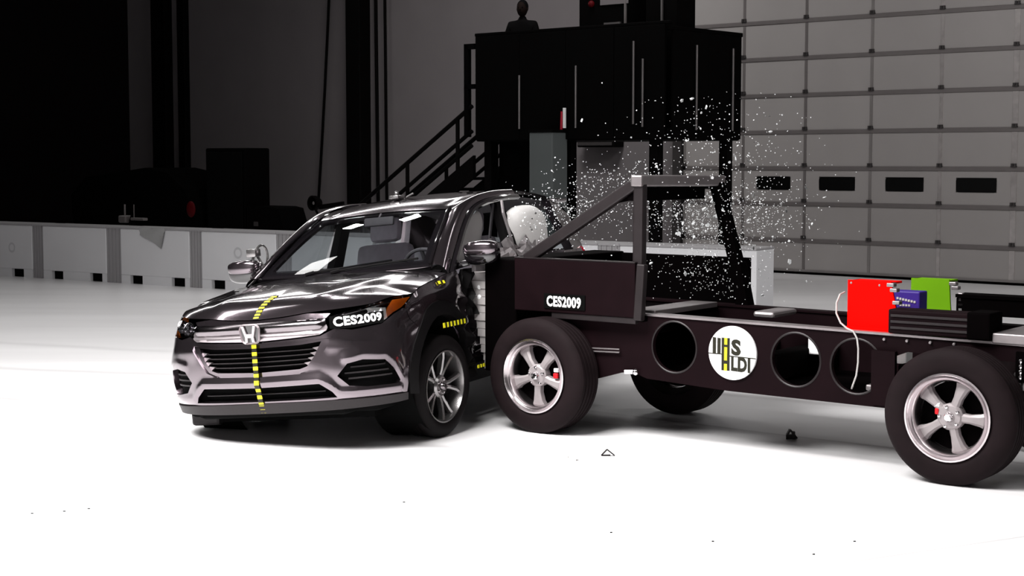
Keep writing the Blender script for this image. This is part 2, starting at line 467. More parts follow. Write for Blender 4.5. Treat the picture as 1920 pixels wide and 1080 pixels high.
obj('frame_post', MB().bx(cols[0] - 0.22, cols[0] - 0.05, -0.08, 0.05, 0, 5.3), 'hinge', door)

# ------------------------------------------------------------------ platform, stair, operator (wall coordinates)
FW_ = (W0, (0, 0, WA))
pl = thing('observation_platform', 'black raised observation platform with panelled railing beside the sectional door', 'platform', *FW_)
PS0, PS1, PQ0, PQ1 = -2.72, 0.86, -4.0, -2.2
obj('deck', MB().bx(PS0, PS1, PQ0, PQ1, 2.08, 2.24, 0.02), 'platform', pl)
npan = 4
for i in range(npan):
    a = PS0 + 0.03 + (PS1 - PS0 - 0.06) * i / npan; b_ = PS0 + 0.03 + (PS1 - PS0 - 0.06) * (i + 1) / npan
    obj('railing_panel', MB().bx(a + 0.004, b_ - 0.004, PQ0 - 0.05, PQ0 - 0.004, 2.10, 3.66, 0.006), 'platform', pl)
for i in range(2):
    a = PQ0 + 0.05 + (PQ1 - PQ0 - 0.1) * i / 2; b_ = PQ0 + 0.05 + (PQ1 - PQ0 - 0.1) * (i + 1) / 2
    obj('railing_panel', MB().bx(PS1 + 0.004, PS1 + 0.05, a + 0.004, b_ - 0.004, 2.10, 3.58, 0.006), 'platform', pl)
obj('top_rail', MB().bx(PS0, PS1 + 0.03, PQ0 - 0.03, PQ0 + 0.05, 3.66, 3.71, 0.012), 'platform', pl)
obj('top_rail', MB().bx(PS1 - 0.04, PS1 + 0.04, PQ0, PQ1, 3.58, 3.64, 0.012), 'platform', pl)
for s_, q_, za, zb in [(-1.79, PQ0 - 0.068, 2.26, 3.05), (-0.72, PQ0 - 0.068, 2.26, 3.15), (0.31, PQ0 - 0.068, 2.30, 3.45), (0.47, PQ0 - 0.068, 2.26, 3.2)]:
    obj('rail_post', MB().tube([(s_, q_, za), (s_, q_, zb)], 0.016, 10), 'platpost', pl, True)
for q_ in (-3.42, -2.5):
    obj('rail_post', MB().tube([(PS1 + 0.068, q_, 2.22), (PS1 + 0.068, q_, 3.4)], 0.016, 10), 'platpost', pl, True)
for s_, q_ in [(-2.55, -3.85), (-1.0, -3.85), (0.55, -3.85), (0.75, -2.4)]:
    obj('column', MB().bx(s_ - 0.07, s_ + 0.07, q_ - 0.07, q_ + 0.07, 0, 2.08), 'stair', pl)
obj('skirt_panel', MB().bx(-2.6, -1.36, -3.6, -3.55, 0.05, 2.08), 'platform', pl)
obj('end_frame', MB().bx(PS0 - 0.21, PS0 - 0.13, PQ0 - 0.04, PQ0 + 0.04, 2.15, 3.56).bx(PS0 - 0.21, PS0, PQ0 - 0.04, PQ0 + 0.04, 3.48, 3.56).bx(PS0 - 0.21, PS0, PQ0 - 0.04, PQ0 + 0.04, 2.88, 2.95), 'platform', pl)

st = thing('stair', 'black steel stair with pipe handrails rising to the platform', 'stair', *FW_)
def stz(s_):
    return 2.57 + (s_ + 2.88) * 0.624
for off, r_, s_a in [(0.0, 0.035, -5.9), (-0.38, 0.032, -5.5), (-0.60, 0.03, -5.3)]:
    obj('handrail', MB().tube([(s_a, -4.0, stz(s_a) + off), (-2.80, -4.0, stz(-2.80) + off)], r_, 10), 'stair', st, True)
    obj('handrail', MB().tube([(s_a, -3.1, stz(s_a) + off), (-2.80, -3.1, stz(-2.80) + off)], r_, 10), 'stair', st, True)
for s_ in (-5.2, -4.19, -3.1):
    obj('baluster', MB().tube([(s_, -4.0, stz(s_) - 0.8), (s_, -4.0, stz(s_))], 0.032, 10), 'stair', st, True)
    obj('baluster', MB().tube([(s_, -3.1, stz(s_) - 0.8), (s_, -3.1, stz(s_))], 0.032, 10), 'stair', st, True)
for q_ in (-4.03, -3.13):
    mm = Matrix.Translation((0, q_ + 0.06, 0)) @ Matrix.Rotation(R(90), 4, 'X')
    obj('stringer', MB().prism([(-2.75, stz(-2.75) - 0.78), (-5.3, stz(-5.3) - 0.78), (-5.72, 0.0), (-5.2, 0.0), (-2.75, stz(-2.75) - 1.12)], 0.06, mm), 'stair', st)
for i in range(10):
    s_ = -5.45 + 0.27 * i
    obj('tread', MB().bx(s_ - 0.14, s_ + 0.16, -3.98, -3.12, stz(s_) - 0.99, stz(s_) - 0.95), 'stair', st)
obj('under_stair_panel', MB().prism([(-2.75, 0.0), (-2.75, 1.62), (-4.2, 0.72), (-4.6, 0.0)], 0.04, Matrix.Translation((0, -3.55, 0)) @ Matrix.Rotation(R(90), 4, 'X')), 'stair', st)

def crate(name, label, cat, s0, s1, q0, q1, z0, z1, m):
    t = thing(name, label, cat, *FW_)
    obj('body', MB().bx(s0, s1, q0, q1, z0, z1, 0.02), m, t)
    return t
cb = crate('control_cabinet', 'tall dark control cabinet on the platform behind the person', 'cabinet', -0.96, -0.10, -3.7, -3.2, 2.24, 4.75, 'platform')
obj('red_lamp', MB().sphere((-0.72, -3.71, 4.05), 0.05), 'dimred', cb, True, label='small red indicator lamp')
obj('paper_sheet', MB().bx(-0.55, -0.05, -3.725, -3.712, 4.02, 4.22), 'wallgrey', cb)
obj('edge_strip', MB().bx(-0.115, -0.09, -3.73, -3.70, 3.6, 4.3), 'doorrail', cb)
obj('light_bar', MB().bx(-0.47, -0.18, -3.74, -3.71, 3.735, 3.765), 'platpost', cb)
cb2 = crate('equipment_rack', 'narrow dark equipment rack at the right end of the platform', 'rack', 0.28, 0.82, -3.75, -3.3, 2.24, 4.6, 'platform')
obj('light_strip', MB().bx(0.56, 0.585, -3.78, -3.75, 3.70, 4.02), 'platpost', cb2)
obj('grey_top', MB().bx(0.42, 0.76, -3.77, -3.74, 4.12, 4.6), 'wallgrey', cb2)
gc = crate('grey_cabinet', 'tall blue grey steel cabinet under the platform', 'cabinet', -1.36, -0.92, -4.35, -4.0, 0.0, 2.2, 'cabinet')
obj('top_cap', MB().bx(-1.37, -0.91, -4.36, -3.99, 2.2, 2.235), 'stair', gc)
obj('handle', MB().bx(-0.99, -0.975, -4.372, -4.35, 1.05, 1.25), 'hinge', gc)
fe = thing('signal_marker', 'small white and red upright marker on the platform edge', 'marker', *FW_)
obj('white_tube', MB().tube([(-0.9, -4.1, 2.26), (-0.9, -4.1, 2.55)], 0.025), 'white', fe, True)
obj('red_cover', MB().tube([(-0.955, -4.1, 2.24), (-0.945, -4.1, 2.50)], 0.022), 'redlamp', fe, True)
gd = crate('wall_box', 'dark equipment box on the wall beneath the platform', 'box', -3.75, -2.95, -0.25, 0.05, 2.02, 2.28, 'stair')
obj('lid', MB().bx(-3.72, -2.98, -0.27, -0.25, 2.05, 2.25, 0.005), 'hinge', gd)

# operator standing on the deck
def person(loc, rz):
    t = thing('person', 'person in dark clothing standing on the platform behind the black railing', 'person', loc, (0, 0, rz))
    J = dict(pel=(0, 0, .93), wai=(0, 0, 1.10), che=(0, .0, 1.33), nec=(0, -.0, 1.50), hed=(0, -.015, 1.58),
             ls=(.19, 0, 1.42), le=(.26, -.03, 1.14), lw=(.20, -.22, .98), rs=(-.19, 0, 1.42), re=(-.26, -.03, 1.14), rw=(-.20, -.22, .98),
             lh=(.10, 0, .90), lk=(.12, -.02, .50), la=(.12, .02, .09), lt=(.13, -.14, .04), rh=(-.10, 0, .90), rk=(-.12, -.02, .50), ra=(-.12, .02, .09), rt=(-.13, -.14, .04))
    rad = dict(pel=.15, wai=.135, che=.165, nec=.065, hed=.06, ls=.085, le=.055, lw=.036, rs=.085, re=.055, rw=.036, lh=.105, lk=.07, la=.05, lt=.045, rh=.105, rk=.07, ra=.05, rt=.045)
    ed = [('pel', 'wai'), ('wai', 'che'), ('che', 'nec'), ('nec', 'hed'), ('che', 'ls'), ('ls', 'le'), ('le', 'lw'), ('che', 'rs'), ('rs', 're'), ('re', 'rw'),
          ('pel', 'lh'), ('lh', 'lk'), ('lk', 'la'), ('la', 'lt'), ('pel', 'rh'), ('rh', 'rk'), ('rk', 'ra'), ('ra', 'rt')]
    for s_ in (1, -1):      # hands with fingers
        k = 'l' if s_ > 0 else 'r'; wv = Vector(J[k + 'w'])
        J[k + 'p'] = tuple(wv + Vector((0, -.07, -.03))); rad[k + 'p'] = .032; ed.append((k + 'w', k + 'p'))
        for f_ in range(5):
            if f_ == 4:
                J[k + 'f4'] = tuple(wv + Vector((-s_ * .045, -.06, -.03))); ed.append((k + 'w', k + 'f4')); rad[k + 'f4'] = .01
                continue
            a = tuple(wv + Vector((s_ * (-.027 + .018 * f_), -.125, -.045))); c = tuple(wv + Vector((s_ * (-.03 + .02 * f_), -.145 - (.012 if f_ in (1, 2) else 0), -.085)))
            J[k + 'f%da' % f_] = a; J[k + 'f%db' % f_] = c; rad[k + 'f%da' % f_] = .009; rad[k + 'f%db' % f_] = .007
            ed += [(k + 'p', k + 'f%da' % f_), (k + 'f%da' % f_, k + 'f%db' % f_)]
    ks = list(J)
    me = bpy.data.meshes.new('body')
    me.from_pydata([J[k] for k in ks], [(ks.index(a), ks.index(b)) for a, b in ed], [])
    o = link('body', me, 'darkcloth', t)
    md = o.modifiers.new('skin', 'SKIN'); md.use_smooth_shade = True
    for i, k in enumerate(ks):
        sv = me.skin_vertices[0].data[i]; sv.radius = (rad[k], rad[k] * (.75 if k in ('che', 'wai', 'pel') else 1)); sv.use_root = (k == 'pel')
    o.modifiers.new('sub', 'SUBSURF').levels = 1
    h = MB().sphere((0, -.02, 1.675), .105, 20, 14, (.78, .95, 1.18))
    hd = obj('head', h, 'skin', t, True, 180)
    obj('nose', MB().sphere((0, -.125, 1.665), .018, 8, 6, (.7, 1, 1.4)), 'skin', hd, True, 180)
    for s_ in (1, -1):
        obj('ear', MB().sphere((s_ * .083, -.01, 1.67), .028, 8, 6, (.4, .7, 1)), 'skin', hd, True, 180)
        obj('eye', MB().sphere((s_ * .033, -.108, 1.69), .012, 8, 6), 'darkcloth', hd, True, 180)
    obj('mouth', MB().box((0, -.112, 1.615), (.045, .012, .008)), 'darkcloth', hd)
    obj('hair', MB().sphere((0, .0, 1.705), .105, 18, 10, (.84, .98, 1.05)), 'darkcloth', t, True, 180)
    return t
pp = W0 + UW * (-2.34) + NW * (-3.35)
obj('step', MB().bx(-2.7, -1.95, -3.7, -3.0, 2.24, 2.43, .01), 'platform', pl)
person((pp.x, pp.y, 2.43), R(-20))

# ------------------------------------------------------------------ low white barrier row
BA = math.atan2(-0.5589, 0.8292)
B0 = Vector((-7.9886, 24.9, 0)); BD = Vector((math.cos(BA), math.sin(BA), 0))
starts = [-0.63, 1.02, 2.73, 4.37, 6.05, 7.75, 9.45, 11.15]
ords = ['first', 'second', 'third', 'fourth']
desc = ['white plastic barrier block at the left end of the row with a faint round mark', 'plain white plastic barrier block, second from the left end of the row',
        'white plastic barrier block with a grey sheet hanging over its top', 'white plastic barrier block left of the car mirror with a faint printed mark',
        'white plastic barrier block directly behind the car windscreen', 'white plastic barrier block hidden behind the car cabin', 'white plastic barrier block behind the flying glass beside the car roof', 'white plastic barrier block at the right end of the row behind the roll cage']
for i, s0 in enumerate(starts):
    ln = 1.40 if i < 7 else 1.75
    base = B0 + BD * s0
    t = thing('barrier_block', desc[i], 'barrier', base, (0, 0, BA), 'white barrier blocks along the back of the hall')
    pk = [(0.91, 1.19)] if i == 0 else [(0.19, 0.44), (1.04, 1.30)]
    m_ = MB()
    edges = [0.0] + [e for p in pk for e in p] + [ln]
    m_.bx(0, ln, 0, 0.46, 0.125, 0.80, 0.012)
    for k in range(0, len(edges), 2):
        m_.bx(edges[k] + 0.004, edges[k + 1] - 0.004, 0.004, 0.456, 0.0, 0.126)
    obj('body', m_, 'blockwhite', t)
    for a, b_ in pk:
        obj('fork_pocket', MB().bx(a, b_, 0.06, 0.44, 0.0, 0.125), 'void', t)
    obj('cap', MB().bx(-0.0, ln, -0.012, 0.47, 0.80, 0.826, 0.008), 'blockgrey', t)
    if i in (0, 3):
        obj('faint_mark', MB().lathe([(0.05, -0.001), (0.055, -0.003), (0.075, -0.003), (0.08, -0.001)], 20, Matrix.Translation((0.93 if i == 0 else 0.70, 0, 0.45 if i == 0 else 0.52))), 'faint', t)
for i in range(len(starts) - 1):
    a = starts[i] + 1.405; b_ = starts[i + 1] - 0.005
    base = B0 + BD * a
    where = ['left-most grey post of the white barrier row', 'second grey post from the left in the white barrier row', 'third grey post from the left in the white barrier row', 'grey barrier post partly hidden by the car mirror'][i] if i < 4 else ['grey barrier post seen through the car windscreen', 'grey barrier post hidden behind the white airbag', 'grey barrier post behind the sloping brace of the roll cage'][i - 4]
    t = thing('barrier_post', where, 'post', base, (0, 0, BA), 'grey posts of the white barrier row')
    m_ = MB(); wd = b_ - a
    for k in range(8):
        m_.bx(wd * k / 8 + 0.002, wd * (k + 1) / 8 - 0.002, 0.012 + 0.005 * (k % 2), 0.44, 0.0, 0.80)
    obj('ribbed_post', m_, 'blockgrey', t)
    obj('cap', MB().bx(0, wd, -0.004, 0.45, 0.80, 0.824), 'blockgrey', t)
bs = B0 + BD * 3.15
sh = MB()
vs = []; N = 9
for i in range(N):
    for j in range(7):
        x = 0.51 * i / (N - 1); zt = 0.832 - j / 6 * (0.11 + 0.22 * (i / (N - 1)) ** 1.1 if i < N - 1 else 0.10)
        vs.append((x, -0.02 - 0.012 * math.sin(i * 1.1 + j), zt))
fs = [(i * 7 + j, (i + 1) * 7 + j, (i + 1) * 7 + j + 1, i * 7 + j + 1) for i in range(N - 1) for j in range(6)]
sh.add(vs, fs).add([(x, y + 0.006, z) for x, y, z in vs], [tuple(reversed(f)) for f in fs])
sh.bx(0, 0.51, -0.02, 0.2, 0.828, 0.834)
o = obj('hanging_sheet', sh, 'cloth_grey', None, True, 60)
o.location = bs; o.rotation_euler = (0, 0, BA)
tag(o, 'grey sheet hanging over the top edge of the third white block', 'sheet')

# ------------------------------------------------------------------ dark equipment behind the barrier row
t = thing('loudspeaker', 'tall black loudspeaker cabinet standing behind the white barriers', 'loudspeaker', *FW_)
obj('cabinet', MB().bx(-10.30, -9.16, -3.2, -2.6, 0.0, 2.02, 0.03), 'platform', t)
obj('grille', MB().bx(-10.24, -9.22, -3.225, -3.2, 0.1, 1.95, 0.01), 'void', t)
t = thing('equipment_case', 'low black equipment case right of the tall loudspeaker', 'case', *FW_)
obj('body', MB().prism([(-9.12, 0), (-7.85, 0), (-8.25, 0.93), (-8.45, 0.96), (-9.12, 0.96)], 0.6, Matrix.Translation((0, -2.6, 0)) @ Matrix.Rotation(R(90), 4, 'X')), 'platform', t)
obj('latch', MB().bx(-8.9, -8.8, -3.225, -3.2, 0.6, 0.68), 'hinge', t)
t = thing('covered_machine', 'black humped machine under a cover at the dark left of the hall', 'machine', *FW_)
hp = [(-14.3, 0), (-14.4, 1.1), (-13.9, 1.45), (-12.9, 1.55), (-11.9, 1.65), (-11.2, 1.55), (-10.7, 1.25), (-10.42, 0.8), (-10.36, 0)]
obj('cover', MB().prism(hp, 1.2, Matrix.Translation((0, -2.2, 0)) @ Matrix.Rotation(R(90), 4, 'X')), 'platform', t)
lm = MB().sphere((-10.47, -3.42, 0.88), 0.14, 12, 8, (0.9, 0.35, 1.1))
obj('red_reflector', lm, 'dimred', t, True, label='dim red reflector on its right end')
t = thing('floodlight', 'round black floodlight on a thin stand behind the car roof', 'floodlight', *FW_)
mm = Matrix.Translation((-7.47, -3.0, 1.04))
obj('housing', MB().lathe([(0.0, 0.10), (0.08, 0.09), (0.13, 0.0), (0.135, -0.08), (0.11, -0.085)], 24, mm), 'stair', t, True)
obj('lamp_glass', MB().lathe([(0.0, -0.05), (0.03, -0.05)], 16, mm), 'doorstile', t)
obj('arm', MB().bar((-7.36, -3.0, 0.97), (-6.75, -3.0, 1.04), 0.05, 0.08).bar((-7.47, -3.0, 0.92), (-7.30, -3.0, 0.70), 0.03, 0.03), 'stair', t)
obj('stand', MB().tube([(-7.05, -3.0, 0.0), (-7.05, -3.0, 1.0)], 0.025).bx(-7.3, -6.8, -3.25, -2.75, 0, 0.04), 'stair', t, True)
t = thing('tripod_camera', 'small grey film camera on a tripod behind the second white block', 'camera', B0 + BD * 2.0, (0, 0, BA))
for k in range(3):
    a = k * 2.1 + 0.4
    obj('leg', MB().tube([(0, 0.9, 0.95), (0.32 * math.cos(a), 0.9 + 0.32 * math.sin(a), 0.0)], 0.018), 'stair', t, True)
obj('body', MB().bx(-0.22, -0.06, 0.82, 0.98, 0.84, 0.95, 0.02), 'doorrail', t)
obj('lens', MB().bx(0.02, 0.30, 0.85, 0.95, 0.88, 0.92, 0.01), 'doorrail', t)
obj('antenna', MB().tube([(-0.15, 0.9, 0.95), (-0.15, 0.9, 1.12)], 0.014), 'doorrail', t)
obj('antenna', MB().tube([(0.05, 0.9, 0.9), (0.05, 0.9, 1.12)], 0.008), 'doorrail', t)

# ------------------------------------------------------------------ car body surface
CAR_T = Vector((-1.24, 10.66, 0)); CAR_YAW = R(-113); CAR_ROLL = R(5.5); CAR_RC = 0.45; CAR_ZO = -0.015
LV = np.array([0.20, 0.32, 0.45, 0.60, 0.75, 0.86, 0.96, 1.05])
KX = np.array([
[(.81,0),(.80,.30),(.75,.52),(.66,.68),(.55,.78),(.42,.84),(0,.86),(-1.3,.87),(-2.6,.86),(-3.05,.82),(-3.28,.68),(-3.40,.4),(-3.42,0)],
[(.85,0),(.84,.30),(.79,.52),(.70,.69),(.58,.80),(.43,.86),(0,.88),(-1.3,.885),(-2.6,.88),(-3.08,.84),(-3.32,.70),(-3.44,.4),(-3.47,0)],
[(.87,0),(.86,.30),(.81,.52),(.72,.70),(.60,.815),(.44,.873),(0,.885),(-1.3,.89),(-2.6,.885),(-3.10,.85),(-3.34,.72),(-3.46,.4),(-3.48,0)],
[(.87,0),(.86,.30),(.805,.52),(.71,.70),(.58,.815),(.42,.873),(0,.89),(-1.3,.89),(-2.6,.89),(-3.10,.85),(-3.34,.72),(-3.45,.4),(-3.47,0)],
[(.855,0),(.84,.30),(.78,.52),(.67,.70),(.53,.81),(.37,.862),(0,.885),(-1.3,.885),(-2.6,.885),(-3.08,.84),(-3.30,.71),(-3.41,.4),(-3.43,0)],
[(.81,0),(.795,.30),(.735,.51),(.62,.68),(.47,.785),(.31,.835),(0,.865),(-1.3,.875),(-2.6,.875),(-3.05,.82),(-3.26,.69),(-3.36,.4),(-3.38,0)],
[(.72,0),(.70,.29),(.64,.49),(.53,.65),(.39,.745),(.24,.79),(0,.825),(-1.3,.855),(-2.6,.85),(-3.0,.79),(-3.2,.66),(-3.3,.4),(-3.32,0)],
[(.60,0),(.58,.28),(.53,.46),(.43,.61),(.30,.70),(.16,.75),(-.05,.785),(-1.3,.835),(-2.6,.82),(-2.95,.76),(-3.13,.62),(-3.22,.38),(-3.24,0)]], float)

def ridge(U, Z, pts, amp, sig, ks=0.25):
    d = np.full(U.shape, 9.0)
    A = np.abs(U) * ks
    for (a, b), (c, e) in zip(pts[:-1], pts[1:]):
        ax, ay, bx, by = a * ks, b, c * ks, e
        L2 = (bx - ax) ** 2 + (by - ay) ** 2
        t = np.clip(((A - ax) * (bx - ax) + (Z - ay) * (by - ay)) / L2, 0, 1)
        d = np.minimum(d, np.hypot(A - ax - t * (bx - ax), Z - ay - t * (by - ay)))
    return amp * np.exp(-(d / sig) ** 2)

def belt0(U, Z):
    U = np.asarray(U, float); Z = np.asarray(Z, float)
    sg = np.where(U >= 0, 1.0, -1.0); A = np.clip(np.abs(U), 0, 11.9999)
    n = KX.shape[1]
    i = np.floor(A).astype(int); t = (A - i)[:, None]
    ext = np.concatenate([KX[:, 1:2] * [1, -1], KX, KX[:, n - 2:n - 1] * [1, -1]], axis=1)
    rows_ = []
    for l in range(len(LV)):
        k = ext[l]; a, b, c, d = k[i], k[i + 1], k[i + 2], k[i + 3]
        rows_.append(.5 * ((2 * b) + (-a + c) * t + (2 * a - 5 * b + 4 * c - d) * t * t + (-a + 3 * b - 3 * c + d) * t ** 3))
    Rw = np.stack(rows_)
    Zc = np.clip(Z, LV[0], LV[-1])
    j = np.clip(np.searchsorted(LV, Zc, side='right') - 1, 0, len(LV) - 2)
    h = (LV[j + 1] - LV[j]); tz = ((Zc - LV[j]) / h)[:, None]; h = h[:, None]
    sl = np.empty_like(Rw)
    sl[0] = (Rw[1] - Rw[0]) / (LV[1] - LV[0]); sl[-1] = (Rw[-1] - Rw[-2]) / (LV[-1] - LV[-2])
    for l in range(1, len(LV) - 1):
        sl[l] = (Rw[l + 1] - Rw[l - 1]) / (LV[l + 1] - LV[l - 1])
    ix = np.arange(len(U))
    a, b = Rw[j, ix], Rw[j + 1, ix]; ma, mb = sl[j, ix] * h, sl[j + 1, ix] * h
    v = (2 * tz ** 3 - 3 * tz ** 2 + 1) * a + (tz ** 3 - 2 * tz ** 2 + tz) * ma + (-2 * tz ** 3 + 3 * tz ** 2) * b + (tz ** 3 - tz ** 2) * mb
    return np.stack([v[:, 0], sg * v[:, 1], Z], axis=1)

def with_normal(f):
    def S(U, Z):
        U = np.asarray(U, float); Z = np.asarray(Z, float)
        e = 2e-3
        P = f(U, Z)
        du = f(U + e, Z) - f(U - e, Z); dz = f(U, Z + e) - f(U, Z - e)
        N = np.cross(du, dz); N /= np.linalg.norm(N, axis=1)[:, None] + 1e-12
        return P, N
    return S
_b0 = with_normal(belt0)
def beltd(U, Z):
    P, N = _b0(U, Z)
    D = ridge(U, Z, [(0, .428), (1.5, .435), (1.78, .40), (2.05, .345), (2.5, .335), (3.2, .335), (4.3, .335)], .012, .026)
    D = D + ridge(U, Z, [(1.9, .645), (2.6, .64), (3.6, .60), (4.3, .57)], .008, .05)
    D = D + ridge(U, Z, [(2.3, .555), (2.85, .57), (3.7, .555), (4.1, .50), (4.42, .40)], .007, .024)
    D = D - ridge(U, Z, [(4.4, .72), (5.2, .78), (6.4, .80)], .012, .05)
    D = D + ridge(U, Z, [(4.9, .83), (6.4, .90)], .006, .03)
    return P + N * D[:, None]
BELT = with_normal(beltd)

def inpoly(P, poly):
    poly = np.asarray(poly); x, y = P[:, 0], P[:, 1]; r = np.zeros(len(P), bool); n = len(poly)
    for i in range(n):
        x1, y1 = poly[i]; x2, y2 = poly[(i + 1) % n]
        if y1 == y2: continue
        c = ((y1 > y) != (y2 > y)) & (x < (x2 - x1) * (y - y1) / (y2 - y1) + x1)
        r ^= c
    return r

def densify(poly, step):
    out = []
    n = len(poly)
    for i in range(n):
        a = np.array(poly[i], float); b = np.array(poly[(i + 1) % n], float)
        k = max(1, int(math.ceil(max(abs(b[0] - a[0]) / step[0], abs(b[1] - a[1]) / step[1]))))
        for j in range(k):
            out.append(a + (b - a) * j / k)
    return np.array(out)

def panel_mesh(S, outline, holes=(), off=0.0, lip=0.012, hlip=None, step=(.09, .022), offf=None):
    sc = np.array([step[1] / step[0], 1.0])
    loops = [densify(outline, step)] + [densify(h, step) for h in holes]
    pts = []; edges = []
    for lp in loops:
        o = len(pts)
        pts += [tuple(p) for p in lp]
        edges += [(o + i, o + (i + 1) % len(lp)) for i in range(len(lp))]
    lo, hi = loops[0].min(0), loops[0].max(0)
    gu = np.arange(lo[0] + step[0] * .5, hi[0], step[0]); gz = np.arange(lo[1] + step[1] * .5, hi[1], step[1])
    if len(gu) and len(gz):
        G = np.array([(a + (k % 2) * step[0] * .5, b) for k, b in enumerate(gz) for a in gu])
        ok = inpoly(G, loops[0])
        for h in loops[1:]: ok &= ~inpoly(G, h)
        B = np.array(pts)
        G = G[ok]
        if len(G):
            d = np.min(np.abs((G[:, None] - B[None]) * sc).max(2), axis=1)
            G = G[d > step[1] * .45]
            pts += [tuple(p) for p in G]
    vin = [Vector((p[0] * sc[0], p[1])) for p in pts]
    vo, eo, fo, ov, oe, of = delaunay_2d_cdt(vin, edges, [], 0, 1e-7)
    V2 = np.array([(v.x / sc[0], v.y) for v in vo])
    C = np.array([V2[list(f)].mean(0) for f in fo])
    ok = inpoly(C, loops[0])
    for h in loops[1:]: ok &= ~inpoly(C, h)
    F = [tuple(f) for f, k in zip(fo, ok) if k]
    P, N = S(V2[:, 0], V2[:, 1])
    o_ = np.full(len(V2), off)
    if offf is not None: o_ = o_ + offf(V2[:, 0], V2[:, 1])
    P = P + N * o_[:, None]
    verts = [tuple(p) for p in P]
    # orient outward
    if F:
        a, b, c = [np.array([P[f[i]] for f in F]) for i in range(3)]
        fn = np.cross(b - a, c - a); nn = np.array([N[f[0]] for f in F])
        F = [f if (fn[i] @ nn[i]) > 0 else tuple(reversed(f)) for i, f in enumerate(F)]
    if lip:
        cnt = {}
        for f in F:
            for i in range(3):
                e = (f[i], f[(i + 1) % 3]); cnt[tuple(sorted(e))] = cnt.get(tuple(sorted(e)), []) + [e]
        low = {}
        hl = hlip if hlip is not None else lip
        hmask = np.zeros(len(V2), bool)
        for h in loops[1:]:
            for i in range(len(V2)):
                if not hmask[i] and np.min(np.abs(h - V2[i]).max(1)) < 1e-4: hmask[i] = True
        for k, es in cnt.items():
            if len(es) == 1:
                a, b = es[0]
                for q in (a, b):
                    if q not in low:
                        low[q] = len(verts); verts.append(tuple(P[q] - N[q] * (hl if hmask[q] else lip)))
                F.append((b, a, low[a], low[b]))
    me = bpy.data.meshes.new('panel'); me.from_pydata(verts, [], F)
    return me

def panel(name, S, outline, m, parent, holes=(), off=0.0, lip=0.012, hlip=None, step=(.09, .022), offf=None, label=None, angle=40):
    me = panel_mesh(S, outline, holes, off, lip, hlip, step, offf)
    me.name = name
    o = link(name, me, m, parent, True, angle)
    if label: o['label'] = label
    return o

def mir(poly):
    return [(-a, b) for a, b in reversed(poly)]
def sym(half):
    # half outline from the centre line out and back to the centre line
    return half + mir([p for p in half if p[0] > 1e-6])

def strip(name, S, path, width, m, parent, off=0.006, n=None, lip=0.006, ks=4.0):
    # ribbon along a polyline in parameter space
    path = np.array(path, float)
    L = []; Rr = []
    for i in range(len(path)):
        t = path[min(i + 1, len(path) - 1)] - path[max(i - 1, 0)]
        t = np.array([t[0] / ks, t[1]]); t /= np.linalg.norm(t)
        nn = np.array([-t[1] * ks, t[0]])
        L.append(path[i] + nn * width / 2); Rr.append(path[i] - nn * width / 2)
    return panel(name, S, [tuple(p) for p in L] + [tuple(p) for p in reversed(Rr)], m, parent, off=off, lip=lip, step=(.12, .02))

def surf_text(name, body, S, quad, m, parent, off=0.004, bold=0.03):
    # quad: param positions of lower-left, lower-right, upper-right, upper-left
    P, F = text_mesh(body, bold)
    q = [np.array(x, float) for x in quad]
    x, y = P[:, :1], P[:, 1:]
    uv = (1 - x) * (1 - y) * q[0] + x * (1 - y) * q[1] + x * y * q[2] + (1 - x) * y * q[3]
    W, N = S(uv[:, 0], uv[:, 1])
    W = W + N * off
    me = bpy.data.meshes.new(name); me.from_pydata([tuple(p) for p in W], [], F)
    return link(name, me, m, parent)

def grid_surface(name, f, nu, nv, m, parent, umin=0, umax=1, smooth=True, label=None, angle=50):
    U, V = np.meshgrid(np.linspace(umin, umax, nu), np.linspace(0, 1, nv), indexing='ij')
    P = f(U.ravel(), V.ravel())
    me = bpy.data.meshes.new(name)
    me.from_pydata([tuple(p) for p in P], [], [(i * nv + j, (i + 1) * nv + j, (i + 1) * nv + j + 1, i * nv + j + 1) for i in range(nu - 1) for j in range(nv - 1)])
    o = link(name, me, m, parent, smooth, angle)
    if label: o['label'] = label
    return o

def spl(pts):
    pts = np.array(pts, float); t = pts[:, 0]
    def f(x):
        x = np.asarray(x, float)
        i = np.clip(np.searchsorted(t, x, side='right') - 1, 0, len(t) - 2)
        h = t[i + 1] - t[i]; s = np.clip((x - t[i]) / h, 0, 1)
        d = np.zeros_like(pts)
        d[1:-1] = (pts[2:] - pts[:-2]) / (t[2:] - t[:-2])[:, None]
        d[0] = (pts[1] - pts[0]) / (t[1] - t[0]); d[-1] = (pts[-1] - pts[-2]) / (t[-1] - t[-2])
        s_ = s[:, None]; h_ = h[:, None]
        return ((2 * s_**3 - 3 * s_**2 + 1) * pts[i] + (s_**3 - 2 * s_**2 + s_) * h_ * d[i] + (-2 * s_**3 + 3 * s_**2) * pts[i + 1] + (s_**3 - s_**2) * h_ * d[i + 1])[:, 1:]
    return f

Rb = Matrix.Rotation(CAR_YAW, 4, 'Z') @ Matrix.Rotation(CAR_ROLL, 4, 'X')
car_loc = Rb @ Vector((0, 0, -CAR_RC)) + Vector((0, 0, CAR_RC + CAR_ZO)) + CAR_T
car = thing('car', 'dark grey compact sport utility car struck on its side by the black test cart', 'car', car_loc, (CAR_ROLL, 0, CAR_YAW))
CAR_M = Matrix.Translation(car_loc) @ Rb
CAR_I = CAR_M.inverted()

